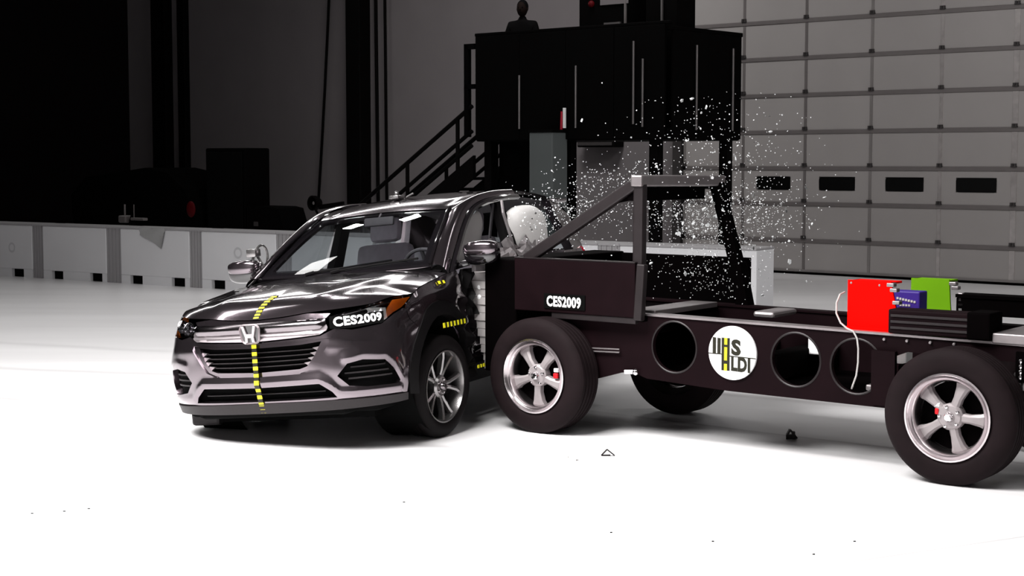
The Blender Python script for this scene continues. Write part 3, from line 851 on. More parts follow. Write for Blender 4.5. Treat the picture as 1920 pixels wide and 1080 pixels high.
# ---- hood
edgeU = spl([(0, 3.2, .866), (.22, 3.96, .893), (.5, 5.12, .897), (.68, 5.6, .925), (.84, 6.0, .955), (1, 6.25, .99)])
leadZ = spl([(0, .823), (.62, .832), (1.21, .846), (2.22, .855), (3.2, .866)])
ctrC = spl([(0, .833, .823), (.035, .80, .850), (.08, .755, .880), (.15, .68, .912), (.24, .58, .938), (.48, .30, .983), (.74, 0.0, 1.018), (1, -.30, 1.043)])
def hood_f(T, V):
    sg = np.where(T >= 0, 1.0, -1.0); t = np.abs(T)
    V = np.clip(V, 0, 1)
    E_ = edgeU(V); E = belt0(E_[:, 0], E_[:, 1])
    Lz = leadZ(t * 3.2)[:, 0]; Lc = belt0(t * 3.2, Lz)
    c2 = ctrC(V); Cc = np.stack([c2[:, 0], 0 * V, c2[:, 1]], 1)
    e1 = edgeU(np.ones_like(V)); e1 = belt0(e1[:, 0], e1[:, 1])
    Rr = np.stack([-.30 - .02 * t ** 2, e1[:, 1] * t, 1.043 + (e1[:, 2] - 1.043) * t ** 2.2], 1)
    Rr[:, 0] += (e1[:, 0] + .32) * t ** 6
    b = (t ** 1.9)[:, None]; v = V[:, None]
    L1 = belt0(np.full_like(V, 3.2), np.full_like(V, .866)); L0 = np.stack([np.full_like(V, .833), 0 * V, np.full_like(V, .823)], 1)
    R0 = np.stack([np.full_like(V, -.30), 0 * V, np.full_like(V, 1.043)], 1)
    # y runs linearly, x and z blend with a rounded section
    bl = b.repeat(3, 1); bl[:, 1] = t
    P = (1 - bl) * Cc + bl * E + (1 - v) * Lc + v * Rr - ((1 - v) * ((1 - bl) * L0 + bl * L1) + v * ((1 - bl) * R0 + bl * e1))
    # raised centre with a crease running from lamp to pillar
    cy = .36 + .26 * V
    k = np.clip((np.abs(P[:, 1]) - cy) / .07, -1, 1)
    P[:, 2] += .011 * (1 - (k * .5 + .5) ** 2 * (3 - 2 * (k * .5 + .5))) * np.clip(V * 6, 0, 1) * np.clip((1 - V) * 8, 0, 1)
    P[:, 1] *= sg
    return P
def hood_g(U, V):
    return hood_f(U, V ** 1.7)
hood = grid_surface('hood', hood_g, 81, 61, 'paint', car, -0.995, 0.995, angle=60)
# ---- nose strip under the hood edge and chrome grille bar
panel('nose_panel', BELT, sym([(0, .802), (1.02, .806), (1.78, .808), (1.9, .832), (1.21, .844), (.62, .828), (0, .820)]), 'paint', car, off=-.006)
barz = lambda U: .766 + .0 * U
panel('grille_bar', BELT, sym([(0, .735), (.8, .735), (1.62, .742), (1.80, .768), (1.76, .80), (1.02, .803), (0, .800)]), 'darkchrome', car,
      off=.004, offf=lambda U, Z: .022 * np.sin(np.pi * np.clip((Z - .735) / .068, 0, 1)) * np.clip((1.82 - np.abs(U)) * 4, 0, 1), step=(.09, .010))
panel('chrome_trim', BELT, sym([(0, .690), (.3, .692), (1.62, .706), (1.80, .728), (1.84, .748), (1.80, .766), (1.62, .742), (.8, .735), (0, .735)]), 'satin', car,
      off=.004, offf=lambda U, Z: .016 * np.sin(np.pi * np.clip((Z - .69) / .045, 0, 1)), step=(.09, .010))
# ---- bumper cover with its openings
GR = sym([(0, .495), (1.0, .505), (1.2, .52), (1.42, .58), (1.64, .668), (1.03, .655), (0, .648)])
GF = sym([(0, .468), (.97, .474), (1.35, .508), (1.6, .57), (1.82, .635), (1.93, .683), (1.62, .682), (.3, .672), (0, .670)])
FOG = [(2.05, .447), (2.37, .380), (2.95, .366), (4.2, .364), (4.3, .382), (3.99, .465), (3.65, .52), (2.85, .535), (2.37, .518)]
LOW = sym([(0, .312), (1.95, .315), (1.84, .352), (1.5, .408), (1.2, .408), (0, .402)])
bump = sym([(0, .300), (2.0, .300), (4.0, .298), (4.66, .30), (4.72, .345), (4.87, .475), (5.12, .60), (5.36, .66), (4.95, .735), (4.64, .815), (4.45, .815), (3.99, .788), (3.48, .738), (2.53, .720), (2.05, .738), (1.62, .700), (.3, .684), (0, .682)])
panel('bumper', BELT, bump, 'bumper_paint', car, holes=[GF, FOG, mir(FOG), LOW], lip=.014, hlip=.05, step=(.075, .016))
panel('grille_frame', BELT, GF, 'paint', car, holes=[GR], off=-.012, hlip=.05, lip=.02, step=(.075, .016), label='grey surround of the lower grille')
panel('grille_backing', BELT, GR, 'void', car, off=-.055, lip=0, step=(.2, .03))
for z_, uw in [(.626, 1.52), (.596, 1.44), (.566, 1.36), (.536, 1.24)]:
    strip('grille_slat', BELT, [(-uw, z_), (-uw / 2, z_ - .004), (0, z_ - .006), (uw / 2, z_ - .004), (uw, z_)], .006, 'greyplastic', car, off=-.03, lip=.015)
    for s_ in (1, -1):
        tri = [(uw * .985, z_ - .012), (uw * 1.07, z_ + .014), (uw * .9, z_ + .006)]
        panel('grille_tooth', BELT, tri if s_ > 0 else mir(tri), 'satin', car, off=-.02, lip=.02, step=(.1, .03))
for fg in (FOG, mir(FOG)):
    p_ = panel('fog_pocket', BELT, fg, 'void', car, off=-.048, lip=0, step=(.2, .03))
    s_ = 1 if fg is FOG else -1
    for z_, ua, ub in [(.492, 2.45, 3.75), (.455, 2.25, 3.9), (.418, 2.35, 4.05)]:
        strip('fog_louvre', BELT, [(s_ * (ua + (ub - ua) * k / 4), z_) for k in range(5)], .010, 'greyplastic', p_, off=-.036, lip=.01)
panel('intake_backing', BELT, LOW, 'void', car, off=-.055, lip=0, step=(.2, .03))
strip('intake_slat', BELT, [(-1.6 + .32 * k, .352) for k in range(11)], .006, 'greyplastic', car, off=-.03, lip=.015)
panel('lower_lip', BELT, sym([(0, .238), (2.0, .240), (4.0, .246), (4.66, .252), (4.66, .296), (2.0, .298), (0, .300)]), 'greyplastic', car, off=.010, lip=.05, step=(.1, .018))
# ---- head lamps
HL = [(1.80, .809), (2.0, .747), (2.53, .730), (3.48, .746), (3.99, .796), (4.45, .822), (4.66, .838), (5.10, .889), (3.96, .886), (2.86, .850)]
AMB = [(3.62, .764), (4.0, .802), (4.45, .826), (4.64, .842), (4.95, .880), (3.98, .876), (3.80, .840)]
for s_, nm in ((1, 'left'), (-1, 'right')):
    f_ = (lambda p: p) if s_ > 0 else mir
    hs = panel('headlamp', BELT, f_(HL), 'pianoblack', car, off=-.045, lip=0, step=(.12, .02))
    panel('lens', BELT, f_(HL), 'lens', hs, off=0.0, lip=.03, step=(.09, .016))
    panel('amber_reflector', BELT, f_(AMB if s_ > 0 else [(4.25, .822), (4.62, .842), (4.95, .880), (4.25, .876)]), 'amber', hs, off=-.006, lip=.02, step=(.12, .02))
    for uc, zc, r_ in [(2.28, .782, .034), (2.95, .800, .030)]:
        P_, N_ = BELT(np.array([s_ * uc]), np.array([zc]))
        c_ = Vector(P_[0]); n_ = Vector((.93, s_ * .3, .08)).normalized()
        mm = Matrix.Translation(c_ - n_ * (.058 if s_ > 0 else .036)) @ n_.to_track_quat('Y', 'Z').to_matrix().to_4x4()
        obj('projector_bezel', MB().lathe([(r_, 0.0), (r_ * 1.2, .012), (r_ * 1.42, .022), (r_ * 1.5, .016), (r_ * 1.3, -.01)], 24, mm), 'chrome', hs, True)
        obj('projector', MB().sphere((0, 0, 0), r_ * .92, 14, 8, (1, .6, 1), mm), 'darkchrome', hs, True, 180)
    strip('chrome_strip', BELT, [(s_ * a, b) for a, b in [(1.95, .806), (2.8, .836), (3.6, .862), (4.9, .880)]], .007, 'chrome', hs, off=-.012, lip=.006)
    strip('chrome_strip', BELT, [(s_ * a, b) for a, b in [(2.05, .752), (2.6, .738), (3.4, .752), (3.7, .775)]], .008, 'chrome', hs, off=-.012, lip=.006)
    for k in range(5):
        a = s_ * (2.55 + .24 * k)
        panel('reflector_facet', BELT, [(a - .08, .77 + .012 * k), (a + .08, .775 + .012 * k), (a + .05 * s_, .80 + .012 * k)], 'chrome', hs, off=-.03 + .004 * (k % 3), lip=.01, step=(.1, .02))
# test number on the left lamp
LQ = [(2.02, .7440), (3.50, .7570), (3.47, .8060), (1.98, .8040)]
tp = panel('number_plate', BELT, [(1.90, .737), (2.53, .732), (3.58, .748), (3.56, .813), (1.88, .811)], 'void', car, off=.004, lip=.004, step=(.12, .02), label='black strip with white number CES2009')
surf_text('number_text', 'CES2009', BELT, LQ, 'text_white', tp, off=.0065, bold=.038)

# ---- emblem
def emb_frame(zc):
    P_, N_ = BELT(np.array([0.0]), np.array([zc]))
    return Vector(P_[0]), Vector(N_[0])
ec, en = emb_frame(.747)
EM = Matrix.Translation(ec + Vector((.040, 0, -.004))) @ Matrix(((0, 0, 1, 0), (1, 0, 0, 0), (0, 1, 0, 0), (0, 0, 0, 1))) @ Matrix.Rotation(R(4), 4, 'X')
# local frame: x -> car left, y -> up, z -> forward
def rsq(w0, w1, h, r_, n=6, cx=0, cy=0):
    pts = []
    for (sx, sy), a0 in (((1, 1), 0), ((-1, 1), 90), ((-1, -1), 180), ((1, -1), 270)):
        hw = (w1 if sy > 0 else w0) / 2
        for k in range(n + 1):
            a = R(a0 + 90 * k / n)
            pts.append((cx + sx * (hw - r_) + r_ * math.cos(a), cy + sy * (h / 2 - r_) + r_ * math.sin(a)))
    return pts
emb = obj('emblem', MB().prism(rsq(.130, .146, .124, .034), .012, EM), 'pianoblack', car)
outer, inner = rsq(.134, .150, .128, .036), rsq(.110, .124, .103, .028)
rb = MB(); n_ = len(outer)
vs = [(x, y, .010) for x, y in outer] + [((a + c) / 2, (b + d) / 2, .024) for (a, b), (c, d) in zip(outer, inner)] + [(x, y, .010) for x, y in inner]
fs = []
for i in range(n_):
    j = (i + 1) % n_
    fs += [(i, j, n_ + j, n_ + i), (n_ + i, n_ + j, 2 * n_ + j, 2 * n_ + i)]
rb.add(vs, fs, EM)
obj('emblem_ring', rb, 'badge', emb, True, 60)
hm = MB()
for s_ in (1, -1):
    hm.prism([(s_ * .016, -.050), (s_ * .034, -.052), (s_ * .030, -.018), (s_ * .052, .052), (s_ * .034, .053), (s_ * .020, .0), (s_ * .012, -.010)][::s_], .018, EM @ Matrix.Translation((0, 0, .006)))
hm.prism([(-.020, -.022), (.020, -.022), (.022, .002), (-.022, .002)], .018, EM @ Matrix.Translation((0, 0, .006)))
obj('emblem_letter', hm, 'badge', emb)

# ---- checked tape down the centre line and on the side
def tape(S, pts, wd, first=0):
    pts = np.array(pts, float)
    for k in range(len(pts) - 1):
        a, b = pts[k], pts[k + 1]
        d = np.array([wd, 0])
        if abs(b[0] - a[0]) > abs(b[1] - a[1]): d = np.array([0, wd])
        panel('tape_square', S, [tuple(a - d), tuple(a + d), tuple(b + d), tuple(b - d)], 'yellow' if (k + first) % 2 == 0 else 'blacktape', car, off=.010 if S is not HOODS else .004, lip=.004, step=(.2, .03))
HOODS = with_normal(lambda U, Z: hood_f(U, np.clip(Z, 0, 1)))
zz = np.linspace(.672, .245, 20)
tape(BELT, [(0.0, z_) for z_ in zz], .056)
tape(HOODS, [(0.0, .002 + .255 * (k / 17) ** 1.35) for k in range(18)], .019, 1)

# ---- fenders, arches, doors, rear
_ux = np.linspace(4.2, 9.5, 400)
_xx = belt0(_ux, np.full(400, .6))[:, 0]
def uofx(x):
    return float(np.interp(-x, -_xx, _ux))
def arc(cx, cz, r_, a0, a1, n=16):
    return [(uofx(cx + r_ * math.cos(R(a0 + (a1 - a0) * k / n))), cz + r_ * math.sin(R(a0 + (a1 - a0) * k / n))) for k in range(n + 1)]
hood_edge = [(5.12, .892), (5.6, .920), (6.0, .950), (6.25, .985)]
FEND = [(5.36, .66), (4.97, .737), (4.68, .822), (4.70, .840)] + hood_edge + [(uofx(-.42), 1.0), (uofx(-.46), .60), (uofx(-.46), .47)] + arc(0, .35, .475, 165, 48)
CLAD = arc(0, .35, .478, 188, -8) + arc(0, .35, .385, -12, 192)
def crumple(U, Z):
    X = belt0(U, Z)[:, 0]
    k = np.clip((-X - .22) / .25, 0, 1)
    return -k * (.03 + .022 * np.sin(X * 31 + Z * 23) + .015 * np.sin(Z * 47 - X * 11)) * np.clip((1.02 - Z) * 5, 0.2, 1)
panel('front_fender', BELT, FEND, 'paint', car, step=(.06, .02), offf=crumple, label='left front fender creased at its rear edge')
panel('front_fender', BELT, mir(FEND), 'paint', car, step=(.06, .02))
for s_ in (1, -1):
    f_ = (lambda p: p) if s_ > 0 else mir
    panel('arch_cladding', BELT, f_(CLAD), 'blackplastic', car, off=.008, lip=.05, step=(.06, .02), offf=(crumple if s_ > 0 else None))
    panel('sill_cladding', BELT, f_([(uofx(-.50), .21), (uofx(-2.12), .21), (uofx(-2.12), .33), (uofx(-.50), .33)]), 'blackplastic', car, off=(-.10 if s_ > 0 else .008), lip=.04, step=(.1, .03))
def dent(U, Z):
    X = belt0(U, Z)[:, 0]
    k = np.clip((-X - .42) / .22, 0, 1) * np.clip((X + 3.0) / .5, 0, 1)
    return -k * (.20 + .05 * np.clip((.9 - Z) * 2, 0, 1) + .018 * np.sin(X * 27 + Z * 9) + .012 * np.sin(Z * 41 + X * 13))
DF = [(uofx(-.47), .34), (uofx(-1.44), .34), (uofx(-1.44), 1.03), (uofx(-.47), 1.01)]
DR = [(uofx(-1.47), .34), (uofx(-2.10), .34), (uofx(-2.30), .80), (uofx(-2.36), 1.03), (uofx(-1.47), 1.03)]
panel('door', BELT, DF, 'paint', car, step=(.05, .025), offf=dent, label='crushed left front door')
panel('door', BELT, DR, 'paint', car, step=(.05, .025), offf=dent, label='crushed left rear door')
panel('door', BELT, mir(DF), 'paint', car, step=(.06, .03))
panel('door', BELT, mir(DR), 'paint', car, step=(.06, .03))
QT = [(uofx(-2.39), 1.03), (uofx(-2.33), .80), (uofx(-2.14), .50)] + arc(-2.61, .35, .45, 20, 160) + [(uofx(-3.06), .34), (9.6, .34), (10.2, .60), (10.2, .98), (9.6, 1.03)]
for s_ in (1, -1):
    f_ = (lambda p: p) if s_ > 0 else mir
    panel('quarter_panel', BELT, f_(QT), 'paint', car, step=(.08, .03))
    panel('tail_lamp', BELT, f_([(8.85, .84), (9.6, .82), (10.6, .84), (10.6, .96), (9.6, 1.035), (8.85, 1.03)]), 'redlamp', car, off=.012, lip=.02, step=(.1, .03), label='red tail lamp')
    panel('tailgate', BELT, f_([(10.22, .50), (11.99, .50), (11.99, 1.03), (10.22, 1.03)]), 'paint', car, step=(.12, .04))
    panel('rear_bumper', BELT, f_([(9.6, .24), (11.99, .24), (11.99, .49), (10.2, .49), (9.7, .34)]), 'blackplastic', car, off=.015, step=(.12, .04))

# ---- cowl, windscreen, pillars, roof
def ws_f(T, V):
    t2 = T ** 2
    b = np.stack([-.305 - .03 * t2, .657 * T, 1.050 + .006 * t2], 1); tp_ = np.stack([-1.0 - .02 * t2, .525 * T, 1.437 - .018 * t2], 1)
    v = V[:, None]
    return b + (tp_ - b) * v + np.array([.47, 0, .88]) * (.036 * np.sin(np.pi * np.clip(V, 0, 1)) * (1 - .6 * np.clip(t2, 0, 1.2)))[:, None]
WS = with_normal(ws_f)
panel('windscreen', WS, [(-.99, .012), (.99, .012), (.99, .988), (-.99, .988)], 'glass', car, lip=0, step=(.08, .06))
panel('windscreen_border', WS, [(-1.03, -.03), (1.03, -.03), (1.02, 1.02), (-1.02, 1.02)], 'pianoblack', car,
      holes=[[(-.925, .085), (-.4, .075), (.4, .075), (.925, .085), (.90, .94), (-.90, .94)]], off=-.006, lip=.02, step=(.08, .05))
panel('cowl', with_normal(lambda T, V: np.stack([-.295 - .03 * T ** 2 - .035 * V, .74 * T, 1.036 - .035 * T ** 4 + .008 * V], 1)), [(-1, -.1), (1, -.1), (1, 1.1), (-1, 1.1)], 'blackplastic', car, lip=.03, step=(.08, .4))
for s_ in (1, -1):
    obj('wiper', MB().tube([(-.318, .10 * s_ - .12, 1.060), (-.40, .10 * s_ + .45, 1.100)], .009, 6).tube([(-.30, .10 * s_ - .18, 1.05), (-.318, .10 * s_ - .12, 1.062)], .012, 6), 'blackplastic', car, True)
outerp = spl([(0, -.33, .800, .985), (.10, -.42, .775, 1.040), (.30, -.66, .725, 1.190), (.48, -.90, .680, 1.335), (.60, -1.10, .655, 1.425), (.72, -1.35, .655, 1.475), (.85, -1.62, .665, 1.495), (1.0, -1.9, .665, 1.497)])
innerp = spl([(0, -.34, .672, 1.050), (.10, -.41, .660, 1.102), (.30, -.58, .630, 1.215), (.48, -.80, .588, 1.332), (.60, -1.00, .548, 1.426), (.72, -1.28, .575, 1.495), (.85, -1.58, .590, 1.525), (1.0, -1.9, .595, 1.53)])
def pil_f(sgn):
    def f(U, V):
        a, b = innerp(np.clip(V, 0, 1)), outerp(np.clip(V, 0, 1))
        P = a + (b - a) * U[:, None]
        hmp = (.030 * np.sin(np.pi * np.clip(U, 0, 1)))[:, None] * np.array([.25, .55, .8])
        P = P + hmp
        P[:, 1] *= sgn
        return P
    return f
for s_ in (1, -1):
    grid_surface('roof_pillar', pil_f(s_), 9, 40, 'paint', car, 0, 1, angle=70)
    ob = np.linspace(0.02, 1, 26); O = outerp(ob)
    obj('door_seal', MB().tube([(p[0] - .03, s_ * (p[1] + .004), p[2] - .022) for p in O], .024, 8), 'pianoblack', car, True)
    obj('pillar_seal', MB().tube([(p[0] + .01, s_ * (p[1] - .004), p[2] + .006) for p in innerp(np.linspace(0.0, .6, 18))], .011, 6), 'pianoblack', car, True)
rc = spl([(0, -1.0, 1.440, .53), (.04, -1.08, 1.470, .545), (.13, -1.29, 1.520, .575), (.3, -1.65, 1.550, .60), (.55, -2.2, 1.555, .605), (.8, -2.7, 1.51, .59), (1, -3.1, 1.43, .56)])
def roof_f(T, V):
    c = rc(V)
    return np.stack([c[:, 0] - .02 * T ** 2 * (1 - V), c[:, 2] * T, c[:, 1] - (.018 + .022 * np.clip(V * 5, 0, 1)) * T ** 2 - .012 * np.clip(V * 8, 0, 1) * np.exp(-((np.abs(T) - .86) / .05) ** 2)], 1)
grid_surface('roof', roof_f, 41, 50, 'paint', car, -1, 1)
def liner_f(T, V):
    P = roof_f(T, V); P[:, 2] -= .045
    return P
grid_surface('headliner', liner_f, 15, 20, 'headliner', car, -.97, .97)
for s_ in (1, -1):
    rr = [(-1.9, .60, 1.53), (-2.2, .605, 1.52), (-2.7, .59, 1.475), (-3.12, .56, 1.39)]
    ro = [(-1.9, .668, 1.497), (-2.2, .668, 1.485), (-2.7, .65, 1.42), (-3.15, .61, 1.30)]
    v_ = [(a, s_ * b, c) for a, b, c in rr + ro]
    m_ = MB().add(v_, [(i, i + 1, 5 + i, 4 + i) for i in range(3)])
    obj('cant_rail', m_, 'paint', car, True)
    # pillars behind the front door
    obj('centre_pillar', MB().add([(-1.46, s_ * .80, .98), (-1.62, s_ * .80, .98), (-1.66, s_ * .655, 1.49), (-1.54, s_ * .655, 1.49), (-1.46, s_ * .74, .98), (-1.62, s_ * .74, .98), (-1.66, s_ * .60, 1.49), (-1.54, s_ * .60, 1.49)],
        [(0, 1, 2, 3), (7, 6, 5, 4), (0, 3, 7, 4), (1, 5, 6, 2)]), 'blackplastic', car)
    obj('rear_pillar', MB().add([(-2.72, s_ * .80, 1.0), (-3.2, s_ * .70, 1.0), (-3.14, s_ * .61, 1.31), (-2.62, s_ * .655, 1.44), (-2.72, s_ * .72, 1.0), (-3.1, s_ * .62, 1.0), (-3.06, s_ * .54, 1.31), (-2.62, s_ * .58, 1.44)],
        [(0, 1, 2, 3), (7, 6, 5, 4), (0, 3, 7, 4), (1, 5, 6, 2)]), 'paint', car)
obj('rear_window', MB().add([(-3.30, -.60, 1.03), (-3.30, .60, 1.03), (-3.10, .53, 1.41), (-3.10, -.53, 1.41), (-3.285, -.60, 1.03), (-3.285, .60, 1.03), (-3.085, .53, 1.41), (-3.085, -.53, 1.41)], [(0, 1, 2, 3), (7, 6, 5, 4), (0, 4, 5, 1), (3, 2, 6, 7)]), 'sideglass', car)
obj('spoiler', MB().bx(-3.32, -3.05, -.54, .54, 1.415, 1.45, .015), 'paint', car)
# right side glass still in place
for q in ([(-.50, -.80, 1.03), (-1.46, -.82, 1.03), (-1.54, -.665, 1.47), (-1.12, -.665, 1.42)], [(-1.62, -.82, 1.03), (-2.6, -.80, 1.03), (-2.55, -.655, 1.44), (-1.66, -.665, 1.48)]):
    m_ = MB().add(q + [(a, b + .006, c) for a, b, c in q], [(3, 2, 1, 0), (4, 5, 6, 7)])
    obj('side_window', m_, 'sideglass', car)
# ---- underbody, engine bay, cabin
obj('underbody', MB().bx(-3.25, .62, -.70, .70, .20, .30, .03).bx(-.42, .60, -.50, .50, .22, .80, .05).bx(.45, .76, -.55, .55, .20, .68, .04), 'void', car)
obj('cabin_floor', MB().bx(-3.1, -.40, -.74, .52, .30, .36).bx(-.50, -.40, -.74, .60, .30, .98), 'interior', car)
obj('splash_shield', MB().bx(.42, .50, -.78, -.56, .13, .60, .02), 'greyplastic', car)
obj('air_dam', MB().bx(.40, .50, -.55, .60, .15, .24), 'void', car)
for s_ in (1, -1):
    obj('arch_liner', MB().lathe([(.40, -.16), (.40, .16)], 40, Matrix.Translation((0, s_ * .66, .36))), 'void', car)
    obj('arch_liner', MB().lathe([(.40, -.16), (.40, .16)], 40, Matrix.Translation((-2.61, s_ * .66, .36))), 'void', car)
obj('suspension_block', MB().bx(-.34, .30, -.52, .52, .18, .82, .05), 'void', car)
dash = MB()
dp = [(-.40, 1.02), (-.55, 1.045), (-.72, 1.03), (-.80, .96), (-.78, .80), (-.66, .62), (-.40, .60)]
dash.prism([(x, z) for x, z in dp], 1.30, Matrix.Translation((0, .65, 0)) @ Matrix.Rotation(R(90), 4, 'X'))
obj('dashboard', dash, 'interior', car)
swm = Matrix.Translation((-.92, .36, .99)) @ Matrix.Rotation(R(-65), 4, 'Y')
sw = MB().tube([swm @ Vector((.18 * math.cos(a), .18 * math.sin(a), 0)) for a in np.linspace(0, 2 * math.pi, 33)], .014, 8, False)
sw.tube([swm @ Vector((-.17, 0, 0)), swm @ Vector((.17, 0, 0))], .014, 6).tube([swm @ Vector((0, 0, 0)), swm @ Vector((0, -.17, 0))], .014, 6)
stw = obj('steering_wheel', sw, 'interior', car, True)
obj('airbag_cover', MB().sphere((0, 0, 0), .06, 12, 8, (1, 1.2, .5), swm), 'interior', stw, True, 180)
obj('interior_mirror', MB().box((-.93, 0, 1.375), (.03, .24, .065), Matrix.Rotation(R(-15), 3, 'Y'), .012).tube([(-.93, 0, 1.40), (-.97, 0, 1.43)], .008, 6), 'interior', car, True)
for y_ in (.34, -.36):
    for x_, z0 in ((-1.25, .45),):
        seat = obj('seat', MB().box((x_, y_, z0 + .10), (.52, .48, .17), Matrix.Rotation(R(8), 3, 'Y'), .06), 'seat', car, True)
        obj('backrest', MB().box((x_ - .34, y_, z0 + .44), (.15, .47, .66), Matrix.Rotation(R(-20), 3, 'Y'), .06), 'seat', seat, True)
        obj('headrest', MB().box((x_ - .46, y_, z0 + .86), (.10, .26, .19), Matrix.Rotation(R(-14), 3, 'Y'), .045), 'seat', seat, True)
bench = obj('rear_bench', MB().box((-2.25, -.08, .52), (.5, 1.16, .18), None, .06), 'seat', car, True)
obj('backrest', MB().box((-2.55, -.08, .84), (.15, 1.14, .60), Matrix.Rotation(R(-18), 3, 'Y'), .05), 'seat', bench, True)
# ---- airbags on the struck side
def pillow(name, c, r_, m, tilt=0.0, n=20, p=2.6, seed=1, wave=1):
    mb_ = MB(); vs = []; fs = []; k1, k2 = 26, 14
    for i in range(k2 + 1):
        th = math.pi * i / k2
        for k in range(k1):
            a = 2 * math.pi * k / k1
            e = lambda v, q: math.copysign(abs(v) ** q, v)
            q = 2 / p
            x = e(math.sin(th), q) * e(math.cos(a), q); z = e(math.cos(th), q); y = e(math.sin(th), 1) * e(math.sin(a), 1)
            wv = 1 + wave * (.04 * math.sin(seed + x * 5 + z * 7) + .02 * math.sin(z * 13 + x * 9))
            vs.append((c[0] + r_[0] * x + tilt * z * r_[2], c[1] + r_[1] * y * wv, c[2] + r_[2] * z))
    for i in range(k2):
        for k in range(k1):
            fs.append((i * k1 + k, (i + 1) * k1 + k, (i + 1) * k1 + (k + 1) % k1, i * k1 + (k + 1) % k1))
    mb_.add(vs, fs)
    return obj(name, mb_, m, car, True, 180)
pillow('airbag', (-1.98, .69, 1.19), (.40, .085, .22), 'airbag', seed=2)['label'] = 'inflated white curtain airbag bulging from the rear window'
pillow('airbag', (-1.06, .60, 1.23), (.30, .05, .19), 'curtain', tilt=-.5, seed=4)['label'] = 'pale grey curtain airbag in the front window'
obj('seat_belt', MB().bar((-1.50, .655, 1.44), (-1.28, .69, 1.13), .012, .035), 'interior', car)
obj('seat_belt_anchor', MB().sphere((-1.28, .70, 1.12), .022, 8, 6), 'chrome', car, True)
obj('grab_wire', MB().tube([(-1.56, .70, 1.45), (-1.50, .73, 1.36), (-1.52, .76, 1.20), (-1.53, .78, 1.04)], .012, 6), 'junk', car, True)
# torn door top pushed out over the cart nose
tm = MB(); rt = random.Random(5); pr = None
vs = []; nx = 22
for i in range(nx):
    x = -1.0 - 1.05 * i / (nx - 1)
    for j in range(6):
        vs.append((x + rt.uniform(-.02, .02), .765 + .05 * j / 5 * (1 + .4 * math.sin(i)) + rt.uniform(-.02, .025), 1.15 - .15 * j / 5 + .03 * math.sin(i * .9) + rt.uniform(-.018, .018)))
tm.add(vs, [(i * 6 + j, (i + 1) * 6 + j, (i + 1) * 6 + j + 1, i * 6 + j + 1) for i in range(nx - 1) for j in range(5)])
obj('torn_door_top', tm, 'junk', car, label='torn bright metal along the window sill')
obj('bent_sill_strip', MB().bar((-.60, .865, .998), (-.86, .885, .985), .03, .045).bar((-.86, .885, .985), (-1.16, .88, 1.0), .03, .04).bar((-.98, .87, 1.03), (-1.22, .86, 1.06), .02, .03), 'junk', car, label='bent bright strip hanging below the door mirror')
for k in range(3):
    obj('tape_square', MB().box((-.50 - .045 * k, .882, .335), (.026 if k != 1 else .014, .006, .022)), 'yellow', car)
tm = MB(); vs = []
for i in range(9):
    for j in range(8):
        vs.append((-.50 - .06 * i / 8 * 3 + rt.uniform(-.012, .012), .80 + .03 * math.sin(i * 1.7 + j) + rt.uniform(-.02, .02), 1.0 - .32 * j / 7))
tm.add(vs, [(i * 8 + j, (i + 1) * 8 + j, (i + 1) * 8 + j + 1, i * 8 + j + 1) for i in range(8) for j in range(7)])
obj('torn_hinge_area', tm, 'blackplastic', car)
# ---- door mirrors
for s_ in (1, -1):
    c = Vector((-.585, s_ * .945, 1.105))
    mh = pillow('door_mirror', c + Vector((0, 0, -.012)), (.070, .128, .078), 'pianoblack', p=3.4, seed=0, wave=0)
    cpm = pillow('mirror_cap', c + Vector((.006, 0, .022)), (.072, .131, .058), 'paint', p=3.2, seed=0, wave=0)
    cpm.parent = mh
    obj('mirror_glass', MB().box(c + Vector((-.068, 0, 0)), (.006, .20, .11), Matrix.Rotation(R(s_ * 8), 3, 'Z')), 'chrome', mh)
    obj('mirror_arm', MB().bar(c + Vector((0, -s_ * .10, -.06)), c + Vector((.02, -s_ * .22, -.09)), .09, .045, bev=.015), 'pianoblack', mh, True)
hoop = [(-.66 + .10 * math.cos(a), -.86 + .02 * math.sin(a), 1.17 + .11 * math.sin(a)) for a in np.linspace(-.3, 3.3, 16)]
mt = obj('camera_mount', MB().tube(hoop, .010, 6).bx(-.62, -.54, -.90, -.82, 1.20, 1.26, .01).tube([(-.72, -.86, 1.10), (-.60, -.86, 1.23)], .012, 6), 'alloy', car, True)
obj('roof_sensor', MB().bx(-1.42, -1.30, -.10, -.02, 1.535, 1.562, .008).sphere((-1.34, -.05, 1.575), .02, 8, 6).tube([(-1.36, .02, 1.54), (-1.36, .08, 1.565)], .008, 6), 'alloy', car, True)
# side tape
tape(BELT, [(uofx(.02 - .026 * k), .662) for k in range(15)], .016, 0)
tape(BELT, [(uofx(-.08 - .03 * k), .935) for k in range(4)], .010, 0)

